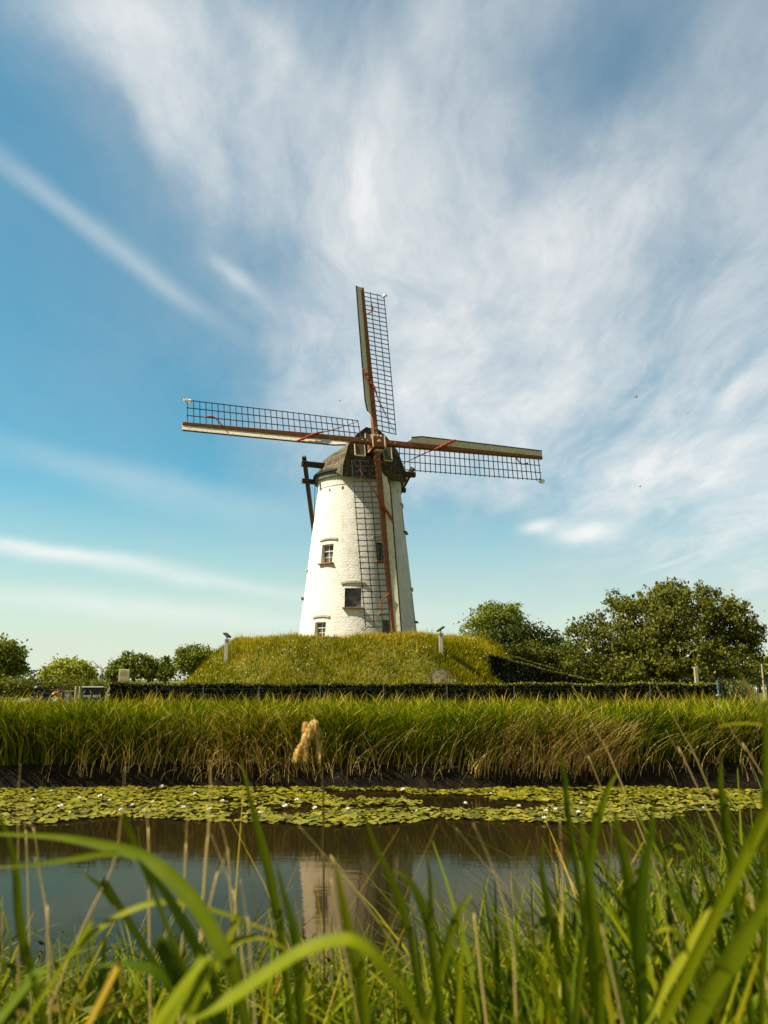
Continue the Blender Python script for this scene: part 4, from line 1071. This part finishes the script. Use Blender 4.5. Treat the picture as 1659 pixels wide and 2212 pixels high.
def reed(label, pts, Y, wpx, tint, dY=0.0, face=(0, -1, .35), group=None):
    """one reed leaf through photo points (base first, tip last) at distance Y, Y + dY at the tip"""
    n_ = len(pts); P = [at(x, y, Y + dY * i / (n_ - 1)) for i, (x, y) in enumerate(pts)]
    gz = float(ground_z(P[0].x, Y)); b0 = P[0]
    if b0.z > gz + .05:                                   # run the leaf's stem on down to the ground
        P = [foot_of(P, gz)] + P
    V, F = ribbon(P, .72 * wpx * (768 / 1659) / FPX * Y, face)
    org = np.array([P[0].x, P[0].y, P[0].z])
    tint = min(.95, tint + .12 * (tint < .5))
    o = npmesh('reed_leaf', V - org, F, L['reed'], tint=np.clip(tint + np.tile([0, .10, 0], len(V) // 3) + .10 * (vnoise(np.arange(len(V)) // 3, wpx, .35, 2) - .5) + .22 * np.clip(np.linspace(-5, 1, len(V)), 0, 1), 0, 1), smooth=True); o.location = org
    return tag(o, label, 'reed', group or 'reed leaves in the foreground')


reed('tall upright pointed reed leaf left of the windmill reflection, tip against the dark bank', [(612, 2060), (600, 1980), (583, 1890), (560, 1800), (540, 1725), (521, 1640)], 1.5, 24, .45)
reed('broad reed leaf arching up from the bottom and over to the left edge', [c3(1075, 900), c3(1020, 660), c3(930, 480), c3(830, 320), c3(710, 200), c3(590, 125), c3(420, 80), c3(220, 48), c3(-60, 35)], .95, 44, .5, .15)
reed('dark inner reed leaf standing under the broad arching leaf', [c3(980, 900), c3(900, 640), c3(820, 470), c3(720, 300), c3(640, 200), c3(590, 140)], 1.0, 26, .12)
reed('thin pale reed leaf lying flat to the left edge below the arching leaf', [c3(640, 230), c3(600, 150), c3(480, 122), c3(300, 148), c3(120, 172), c3(-60, 185)], 1.05, 14, .6)
reed('bright yellow green reed leaf bending across the bottom centre', [c3(640, 900), c3(820, 830), c3(980, 760), c3(1150, 645), c3(1300, 550), c3(1440, 502), c3(1530, 505), c3(1620, 570), c3(1720, 700), c3(1820, 860), c3(1900, 980)], .85, 44, .66, -.05, face=(0, -.5, .85))
reed('narrow reed leaf drooping to the right in the lower left', [c3(230, 670), c3(340, 530), c3(450, 432), c3(570, 365), c3(710, 332), c3(900, 362), c3(1050, 412), c3(1200, 470)], 1.1, 17, .7, face=(0, -.7, .7))
reed('short reed leaf curling right under the narrow drooping leaf', [c3(920, 640), c3(980, 530), c3(1060, 490), c3(1150, 490), c3(1240, 540)], 1.1, 19, .75, face=(0, -.6, .8))
reed('short wide reed leaf catching the sun low in the left half', [c3(700, 840), c3(760, 740), c3(820, 650), c3(856, 590)], 1.2, 19, .85)
reed('upright reed leaf in front of the reflected tower', [(905, 2140), (880, 2000), (845, 1900), (812, 1830), (788, 1762)], 1.25, 20, .4)
reed('wide upright reed leaf left of the reflected tower', [c3(1300, 900), c3(1290, 640), c3(1270, 450), c3(1230, 310), c3(1192, 150)], 1.1, 25, .35)
reed('yellow green reed leaf rising over the reflected tower', [c3(1580, 900), c3(1550, 650), c3(1510, 470), c3(1475, 300), c3(1445, 150)], 1.0, 32, .7)
reed('bent reed leaf at the far left edge', [c3(170, 760), c3(120, 600), c3(85, 400), c3(70, 200), c3(45, 80), c3(-5, -60)], 1.15, 24, .4)
reed('vertical reed leaf low in the left half', [c3(450, 840), c3(445, 700), c3(450, 580), c3(456, 455)], 1.2, 24, .25)
reed('short dark reed leaf hanging over the grey water at the left', [c3(560, 420), c3(500, 340), c3(430, 260), c3(350, 200)], 1.4, 17, .3)
reed('dark twisted reed leaf along the bottom left', [c3(860, 740), c3(760, 690), c3(640, 620), c3(520, 600), c3(420, 610)], 1.05, 34, .2, face=(0, -.4, .9))
reed('broad sunlit leaf lying along the bottom centre left', [c3(740, 850), c3(800, 750), c3(870, 770), c3(930, 830)], .95, 34, .6, face=(0, -.4, .9))
reed('very broad reed leaf leaning up from the bottom right corner', [c4(1300, 920), c4(1400, 770), c4(1490, 600), c4(1570, 460), c4(1650, 330), c4(1680, 250)], .9, 54, .42)
reed('tall straight reed leaf right of centre in the lower right', [c4(1120, 920), c4(1105, 640), c4(1105, 400), c4(1120, 200), c4(1150, 60), c4(1165, -90)], 1.0, 36, .22)
reed('long reed leaf standing in the middle of the lower right', [c4(930, 900), c4(925, 640), c4(905, 430), c4(885, 250), c4(865, 110), c4(850, -40)], 1.05, 34, .4)
reed('dark leaning reed leaf at the left of the right hand reeds', [c4(770, 640), c4(740, 480), c4(705, 330), c4(680, 180), c4(690, 70)], 1.2, 22, .3)
reed('reed leaf beside the tall straight leaf with its tip over the lily pads', [c4(1090, 520), c4(1070, 330), c4(1045, 180), c4(1010, 20), c4(1000, -60)], 1.15, 34, .5)
reed('reed leaf bending right out of the right hand clump', [c4(1250, 640), c4(1320, 560), c4(1240, 450), c4(1160, 470)], 1.0, 24, .75, face=(0, -.5, .8))
reed('pair leaf with forked tip left of the thin dry stem', [c4(250, 620), c4(300, 460), c4(330, 360), c4(380, 300)], 1.35, 20, .6)
reed('slim upright reed leaf over the grey water right of the reflection', [c4(215, 560), c4(205, 400), c4(200, 240), c4(185, 120)], 1.4, 15, .4)
reed('arched reed leaf right next to the reflected tower', [c4(220, 620), c4(190, 430), c4(150, 310), c4(100, 230), c4(40, 190)], 1.25, 24, .5)
reed('tall reed stem leaf at the right edge reaching the hedge', [c5(1640, 760), c5(1648, 520), c5(1650, 330), c5(1648, 160), c5(1640, 60)], 1.1, 20, .5)
reed('thin bright reed leaf pointing left at the right edge', [c5(1700, 190), c5(1640, 172), c5(1580, 163), c5(1500, 165), c5(1440, 178)], 1.2, 8, .85, face=(0, -.4, .9))
reed('bright reed leaf leaning in from the right edge', [c5(1540, 770), c5(1600, 700), c5(1660, 610), c5(1720, 540)], .95, 30, .7)
reed('reed leaf with pointed tip among the right hand reeds by the lily pads', [c5(1500, 760), c5(1480, 620), c5(1465, 500), c5(1455, 420), c5(1458, 330)], 1.2, 26, .35)
reed('second reed leaf with pointed tip nearest the lily pads at right', [c5(900, 760), c5(915, 640), c5(950, 510), c5(985, 420), c5(1010, 380)], 1.35, 20, .4)
reed('dark reed leaf in the shade at the left end of the right hand reeds', [c5(830, 740), c5(800, 560), c5(790, 420), c5(775, 330), c5(755, 260)], 1.35, 15, .3)
reed('broad leaf at the lower left corner', [c3(-40, 900), c3(40, 830), c3(90, 780), c3(130, 800)], 1.0, 60, .35, face=(0, -.3, .9))
reed('orange yellow withered reed leaf low on the left', [c3(380, 870), c3(430, 810), c3(500, 775), c3(590, 770)], .95, 22, 1.0, face=(0, -.4, .9))


def stalk(pts, Y, wpx, tint, label, group, dY=0.0):
    n_ = len(pts); P = [at(x, y, Y + dY * i / (n_ - 1)) for i, (x, y) in enumerate(pts)]
    gz = float(ground_z(P[0].x, P[0].y))
    if P[0].z > gz:
        P = [foot_of(P, gz)] + P
    org = P[0].copy(); C = catmull([p - org for p in P], 5); r = .5 * wpx * (768 / 1659) / FPX * Y / 2
    o = MB().tube([Vector(c) for c in C], [r * (1 - .88 * i / len(C)) for i in range(len(C))], 6).build('dry_stalk', L['straw'], None, smooth=True)
    a_ = o.data.attributes.new('tint', 'FLOAT', 'POINT'); a_.data.foreach_set('value', np.full(len(o.data.vertices), tint, np.float32))
    o.location = org; return tag(o, label, 'stalk', group)


GS = 'dry stalks in the foreground'
SL = 'thin straw coloured dry stalk standing upright before the water at the left'
for pts, Y, w in (([(40, 1880), (38, 1760), (44, 1650)], 1.6, 9), ([(130, 2120), (240, 1880), (262, 1760), (271, 1655)], 1.4, 9), ([(438, 1960), (450, 1800), (455, 1690), (452, 1640)], 1.4, 12), ([(322, 1900), (320, 1800), (316, 1755)], 1.5, 9),
                  ([(398, 1930), (402, 1830), (405, 1740)], 1.5, 9), ([(60, 1900), (55, 1800), (50, 1745)], 1.6, 8), ([(88, 1890), (72, 1800), (60, 1750)], 1.6, 7), ([(500, 1950), (490, 1830), (470, 1760)], 1.5, 8), ([(440, 2010), (470, 1900), (490, 1840)], 1.3, 9),
                  ([(520, 2040), (500, 1920), (455, 1800)], 1.4, 8), ([(545, 2110), (535, 2000), (520, 1900)], 1.2, 9), ([(105, 2080), (100, 1960), (75, 1850)], 1.3, 10)):
    stalk(pts, Y, w, random.uniform(.6, 1), SL, GS)
SR = 'thin straw coloured stem leaning diagonally in the right half of the foreground'
for pts, Y, w in (([c4(575, 900), c4(555, 500), c4(480, 210), c4(385, -10)], 1.3, 11), ([c4(640, 440), c4(440, 175), c4(310, 10)], 1.6, 8), ([c5(1420, 470), c5(1290, 200), c5(1180, 0)], 2.2, 7), ([c5(950, 450), c5(880, 300), c5(760, 60)], 2.4, 6), ([c5(1040, 440), c5(930, 210), c5(820, 0)], 2.4, 6),
                  ([c5(1659, 420), c5(1560, 280), c5(1490, 170)], 2.0, 7), ([c5(1659, 140), c5(1600, 60), c5(1555, 0)], 2.0, 6), ([c5(1350, 420), c5(1280, 290), c5(1220, 190)], 2.2, 6), ([c4(765, 500), c4(770, 200), c4(760, -20)], 1.5, 8), ([c4(1250, 600), c4(1190, 300), c4(1150, 50)], 1.4, 9), ([c4(990, 660), c4(950, 500), c4(900, 300)], 1.2, 9), ([c4(1640, 600), c4(1580, 300), c4(1540, 150)], 1.2, 10),
                  ([c3(1560, 310), c3(1440, 170), c3(1290, 0)], 1.6, 8), ([c3(1470, 430), c3(1430, 260), c3(1390, 120)], 1.5, 9), ([c4(410, 560), c4(398, 470), c4(388, 400)], 1.4, 10)):
    stalk(pts, Y, w, random.uniform(.5, .95), SR, GS)

# golden reed plume
stem_pts = [(698, 1700), (696, 1650), (692, 1605), (686, 1572), (677, 1560), (668, 1565), (660, 1582), (654, 1604)]
Yp = 2.6; P = [at(x, y, Yp) for x, y in stem_pts]; foot = Vector((P[0].x + .02, Yp, float(ground_z(P[0].x, Yp)) - .03))
pl = empty('reed_plume', foot, label='golden feathery reed plume nodding in front of the far bank', cat='reed')
C = catmull([p - foot for p in [foot] + P], 8); MB().tube([Vector(c) for c in C[:-6]], [.003] * (len(C) - 20) + [.0015] * 14, 6).build('stem', L['straw'], pl, smooth=True)
PV = []
for (x0, y0), (x1, y1), wd, nt in (((673, 1558), (642, 1628), .0095, 22), ((669, 1566), (661, 1628), .0095, 18), ((671, 1562), (656, 1604), .0115, 14), ((679, 1560), (693, 1632), .0040, 10)):
    A, B_ = np.array(at(x0, y0, Yp) - foot), np.array(at(x1, y1, Yp) - foot)                   # hanging strands of spikelets
    for i in range(nt):
        t = i / (nt - 1); m_ = 46; c = A + (B_ - A) * t + np.array([.006 * sin(3 * t + x0), 0, 0]) + np.clip(rng.normal(0, .8, 3), -1.1, 1.1) * wd * (1.0 - .75 * t) * [1, 1, .5]
        V, F, k = blades(c + rng.normal(0, .0022, (m_, 3)), rng.uniform(.010, .022, m_), rng.normal(pi, 1.2, m_), rng.uniform(.1, .4, m_), rng.uniform(.0007, .0018, m_), rng.uniform(1.7, 2.3, m_), 3)
        PV.append((V, F, np.repeat(np.clip(rng.normal(.55, .2) + rng.normal(0, .2, m_), 0, 1), k)))
V, F, T = cat(PV); npmesh('plume', V, F, L['plume'], pl, tint=T)


def near_bank():
    parts = []
    n = 19000                                           # fine upright grass
    y = 1.6 + 3.9 * rng.random(n) ** .8; x = rng.uniform(-.62, .62, n) * (y + .5); z = ground_z(x, y)
    right = np.clip((x / y - .02) / .3, 0, 1)
    h = np.interp(y, [1.5, 2.5, 4, 5.4], [.42, .55, .62, .60]) * rng.uniform(.4, 1.05, n) * (1 + .55 * right) * (.6 + .5 * vnoise(x, y, 1.5, 51) + .35 * vnoise(x, y, 4, 52))
    V, F, k = blades(np.stack([x, y, z - .03], 1), h, rng.uniform(0, 2 * pi, n), rng.uniform(.05, .9, n), rng.uniform(.005, .017, n), rng.uniform(.1, .6, n), 5)
    parts.append((V, F, np.repeat(np.clip(rng.normal(.55, .24, n), 0, 1), k)))
    n = 7500                                            # reed leaves, tallest and thickest at the right
    x0 = rng.random(n); ok = rng.random(n) < np.clip(.07 + 1.6 * (x0 - .62), .07, 1); x0 = x0[ok]; n = len(x0)
    y = rng.uniform(1.35, 5.0, n); x = (x0 - .5) * 1.08 * y; z = ground_z(x, y); right = np.clip((x0 - .58) / .36, 0, 1)
    top = EYE - y * np.interp(right, [0, 1], [.27, .115]); h = np.clip((top - z) * rng.uniform(.55, 1.12, n), .25, 1.9)
    V, F, k = blades(np.stack([x, y, z - .03], 1), h, rng.uniform(0, 2 * pi, n), rng.uniform(.05, .5, n), rng.uniform(.010, .030, n), rng.uniform(.02, .25, n), 7)
    parts.append((V, F, np.repeat(np.clip(rng.normal(.5, .22, n), 0, .95), k)))
    n = 1100                                            # arching leaves everywhere
    y = rng.uniform(1.5, 4.6, n); x = rng.uniform(-.58, .58, n) * y; z = ground_z(x, y)
    h = rng.uniform(.4, .85, n) * np.interp(y, [1.5, 2.5, 4.6], [.75, 1, .95])
    V, F, k = blades(np.stack([x, y, z - .03], 1), h, rng.uniform(0, 2 * pi, n), rng.uniform(.3, 1.0, n), rng.uniform(.012, .026, n), rng.uniform(.3, .75, n), 9)
    parts.append((V, F, np.repeat(np.clip(rng.normal(.6, .2, n), 0, .93), k)))
    n = 230                                             # broad near leaves in the right half
    y = rng.uniform(1.15, 2.2, n); x = (.58 + .46 * rng.random(n) ** .8 - .5) * 1.05 * y; z = ground_z(x, y)
    h = np.clip((EYE - y * rng.uniform(.16, .36, n) - z) * 1.05, .3, 1.6)
    V, F, k = blades(np.stack([x, y, z - .03], 1), h, rng.uniform(0, 2 * pi, n), rng.uniform(.1, .55, n), rng.uniform(.018, .030, n), rng.uniform(.02, .22, n), 9)
    parts.append((V, F, np.repeat(np.clip(rng.normal(.55, .2, n), 0, .92), k)))
    n = 160; y = rng.uniform(1.6, 5, n); x = rng.uniform(-.55, .55, n) * y; z = ground_z(x, y)      # dead stems
    V, F, k = blades(np.stack([x, y, z - .03], 1), rng.uniform(.4, .95, n), rng.uniform(0, 2 * pi, n), rng.uniform(.05, .5, n), rng.uniform(.003, .006, n), .05, 4)
    parts.append((V, F, np.repeat(rng.uniform(.95, 1, n), k)))
    return cat(parts)


V, F, T = near_bank()
tag(npmesh('near_bank_grass', V, F, L['reed'], tint=T), 'mass of green reeds and grass on the near bank', 'grass', kind='stuff')
n = 12000
y = 1.6 + 3.6 * rng.random(n); x = rng.uniform(-.6, .6, n) * (y + .4); right = np.clip((x / y - .05) / .3, 0, 1)
hz = rng.uniform(.03, .40, n) * (.5 + .9 * vnoise(x, y, 1.8, 61)) * (1 + .7 * right)
V, F = leaves(np.stack([x, y, ground_z(x, y) + hz], 1), rng.uniform(.008, .022, n) * (.5 + vnoise(x, y, 2.3, 66)), 3.0, .1)
tag(npmesh('bank_herbs', V, F, L['herb'], tint=np.repeat(np.clip(rng.normal(.5, .25, n), 0, 1), 4)), 'small leafy herbs filling the near bank between the reeds', 'herbs', kind='stuff')

# ------------------------------------------------------------------ light and sky
SUN_AZ, SUN_EL = radians(78), radians(51)               # azimuth to the left of straight behind the camera
sd_ = Vector((-sin(SUN_AZ) * cos(SUN_EL), -cos(SUN_AZ) * cos(SUN_EL), sin(SUN_EL)))
ld = bpy.data.lights.new('sun', 'SUN'); ld.energy = 5.0; ld.angle = radians(.53); ld.color = (1, .91, .76)
lo = bpy.data.objects.new('sun', ld); COL.objects.link(lo); lo.rotation_euler = sd_.to_track_quat('Z', 'Y').to_euler(); lo.location = (-60, -20, 80)

w = bpy.data.worlds.new('World'); SC.world = w; w.use_nodes = True
g = N(w.node_tree); bg = w.node_tree.nodes['Background']
sky = g.new('ShaderNodeTexSky', sky_type='NISHITA'); sky.sun_disc = False; sky.sun_elevation = SUN_EL; sky.sun_rotation = math.atan2(sd_.x, sd_.y)
sky.air_density = 1.0; sky.dust_density = .6; sky.ozone_density = 1.6; sky.altitude = 0
dirn = g.vmath('NORMALIZE', g.new('ShaderNodeTexCoord').outputs['Generated'])
sp = g.new('ShaderNodeSeparateXYZ'); g.l.new(dirn, sp.inputs[0])
az = g.math('ARCTAN2', sp.outputs[0], sp.outputs[1]); el = g.math('ARCSINE', sp.outputs[2])
cb_ = g.new('ShaderNodeCombineXYZ'); g.l.new(az, cb_.inputs[0]); g.l.new(el, cb_.inputs[1]); cb_.inputs[2].default_value = 1.0
AE = cb_.outputs[0]
# warp for ragged cirrus edges
wn = g.new('ShaderNodeTexNoise'); wn.inputs['Scale'].default_value = 5.0; wn.inputs['Detail'].default_value = 5; wn.inputs['Roughness'].default_value = .55; g.l.new(AE, wn.inputs['Vector'])
AEw = g.vmath('ADD', AE, g.vmath('MULTIPLY', g.vmath('SUBTRACT', wn.outputs['Color'], (.5, .5, .5)), (.22, .22, 0)))
wn2 = g.vmath('MULTIPLY', g.vmath('SUBTRACT', wn.outputs['Color'], (.5, .5, .5)), (.035, .035, 0)); AEs = g.vmath('ADD', AE, wn2)


def azel(x, y):
    d = (at(x, y, 1) - Vector((0, 0, EYE))).normalized(); return np.array([math.atan2(d.x, d.y), math.asin(d.z)])


def bank(P, x, y, ln, wd, ang, amp):
    """soft elliptical cloud bank on the sky sphere"""
    c = azel(x, y); ca, sa = cos(radians(ang)), sin(radians(ang)); e = 8.0
    a_ = (azel(x + ca * e, y + sa * e) - c) / e * ln; b_ = (azel(x - sa * e, y + ca * e) - c) / e * wd
    Mi = np.linalg.inv(np.stack([a_, b_], 1)); k = -Mi @ c
    q1 = g.vmath('DOT_PRODUCT', P, (Mi[0, 0], Mi[0, 1], k[0])); q2 = g.vmath('DOT_PRODUCT', P, (Mi[1, 0], Mi[1, 1], k[1]))
    r2_ = g.math('ADD', g.math('MULTIPLY', q1, q1), g.math('MULTIPLY', q2, q2))
    return g.math('MULTIPLY', g.math('POWER', 2.71828, g.math('MULTIPLY', r2_, -1.0)), amp)


def total(items):
    s = None
    for it in items:
        v_ = bank(*it); s = v_ if s is None else g.math('ADD', s, v_)
    return s


big_banks = total([(AEw, 1220, 430, 640, 720, 0, .98), (AEw, 700, 560, 170, 330, -20, .42), (AEw, 450, 260, 160, 260, -35, .32), (AEw, 470, 170, 430, 170, 42, .42), (AEw, 330, 30, 260, 110, 30, .34), (AEw, 780, 420, 400, 190, 50, .30), (AEw, 1020, 780, 420, 230, 35, .42), (AEw, 1480, 560, 430, 260, -25, .34), (AEw, 1400, 920, 460, 170, -18, .46),
                   (AEw, 1560, 1120, 330, 150, 12, .75), (AEw, 740, 860, 150, 200, 60, .30), (AEw, 60, -20, 320, 130, 20, .34), (AEw, 1050, 1000, 200, 60, 10, .20), (AEs, 560, 60, 330, 34, 50, .22), (AEs, 700, 330, 300, 40, 55, .22), (AEs, 1500, 400, 300, 50, -35, .22),
                   (AEw, 1330, 150, 200, 190, -20, -.55), (AEw, 1080, 1130, 240, 60, 6, -.40), (AEw, 1560, 850, 200, 34, -48, -.55), (AEw, 1420, 1075, 160, 26, -10, -.28), (AEw, 480, 900, 120, 160, 0, -.2)])
streaks = total([(AEs, 210, 510, 360, 22, 38, .20), (AEs, 60, 405, 180, 20, 36, .12), (AEs, 330, 590, 160, 30, 40, .12), (AEs, 510, 605, 75, 17, 42, .42), (AEs, 260, 1222, 480, 18, 10, .50), (AEs, 100, 1185, 260, 15, 8, .42), (AEs, 260, 1310, 420, 26, 6, .42), (AEs, 150, 1000, 340, 34, 12, .16), (AEs, 460, 1085, 260, 40, 8, .16), (AEs, 1450, 1218, 60, 5, -18, .35),
                 (AEs, 1165, 1136, 40, 14, -8, .75), (AEs, 1270, 1152, 68, 22, -4, .95), (AEs, 700, 1330, 700, 60, 0, .10)])
# combed cirrus fibres on the cloud layer overhead
zc_ = g.math('ADD', sp.outputs[2], .18)
lay = g.new('ShaderNodeCombineXYZ'); g.l.new(g.math('DIVIDE', sp.outputs[0], zc_), lay.inputs[0]); g.l.new(g.math('DIVIDE', sp.outputs[1], zc_), lay.inputs[1])
def turned(P, deg, sc):
    m_ = g.new('ShaderNodeMapping'); m_.inputs['Rotation'].default_value = (0, 0, radians(deg)); m_.inputs['Scale'].default_value = sc; g.l.new(P, m_.inputs[0]); return m_.outputs[0]


# cirrus bands all run one way on their layer, so they fan out from the horizon
zc2 = g.math('ADD', sp.outputs[2], .10)
lay2 = g.new('ShaderNodeCombineXYZ'); g.l.new(g.math('DIVIDE', sp.outputs[0], zc2), lay2.inputs[0]); g.l.new(g.math('DIVIDE', sp.outputs[1], zc2), lay2.inputs[1])
lw = g.new('ShaderNodeTexNoise'); lw.inputs['Scale'].default_value = 1.3; lw.inputs['Detail'].default_value = 6; g.l.new(lay2.outputs[0], lw.inputs['Vector'])
lay3 = g.vmath('ADD', lay2.outputs[0], g.vmath('MULTIPLY', g.vmath('SUBTRACT', lw.outputs['Color'], (.5, .5, .5)), (.34, .34, 0)))
fib = g.noise(turned(lay3, 6, (2.7, .95, 1)), 1.5, 12, .66, .3)
fib2 = g.noise(turned(lay3, -24, (3.8, 1.7, 1)), 2.4, 12, .68, .4)
puf = g.noise(lay.outputs[0], 1.5, 8, .55, .8)
broad = g.noise(turned(lay3, 10, (1.6, .48, 1)), 1.25, 5, .55, .6)
det = g.math('ADD', g.math('ADD', g.math('MULTIPLY', g.math('SUBTRACT', broad, .5), 1.05), g.math('MULTIPLY', g.math('SUBTRACT', fib, .5), .74)), g.math('ADD', g.math('MULTIPLY', g.math('SUBTRACT', fib2, .5), .34), g.math('MULTIPLY', g.math('SUBTRACT', puf, .5), .4)))
behind = g.mapr(sp.outputs[1], .15, -.35, 0, .62, True)     # unseen cloud cover added behind the camera to shape the fill light
soft = g.math('SUBTRACT', 1.0, g.math('POWER', 2.71828, g.math('MULTIPLY', g.math('MAXIMUM', big_banks, 0.0), -1.25)))
dens = g.math('ADD', g.math('MULTIPLY', soft, g.math('ADD', .93, g.math('MULTIPLY', det, 1.2))), g.math('MULTIPLY', det, .20))
dens = g.math('ADD', dens, behind)
cover = g.mapr(dens, .0, .95, .04, .94)
hs = g.mix(1.0, sky.outputs[0], (.58, 1.32, 1.20), 'MULTIPLY')
horiz = g.mapr(sp.outputs[2], -.03, .27, .95, 0, True)
skyc = g.mix(horiz, hs, (7.4, 7.7, 6.3))
cloud = g.ramp(dens, [(.3, (.56, .61, .66)), (.60, (.76, .79, .80)), (.95, (.91, .92, .91))])
cloudc = g.mix(1.0, g.mix(g.math('MULTIPLY', behind, 1.6), cloud, (.43, .36, .26)), (9.0, 9.0, 9.0), 'MULTIPLY')  # added rear cover is mixed to a dim warm grey for the fill
st_c = g.mapr(g.math('MULTIPLY', streaks, g.math('ADD', 1.0, g.math('MULTIPLY', det, .8))), .02, 1.0, 0, .95)
g.l.new(g.mix(st_c, g.mix(cover, skyc, cloudc), (8.6, 8.8, 8.5)), bg.inputs['Color']); bg.inputs['Strength'].default_value = .051
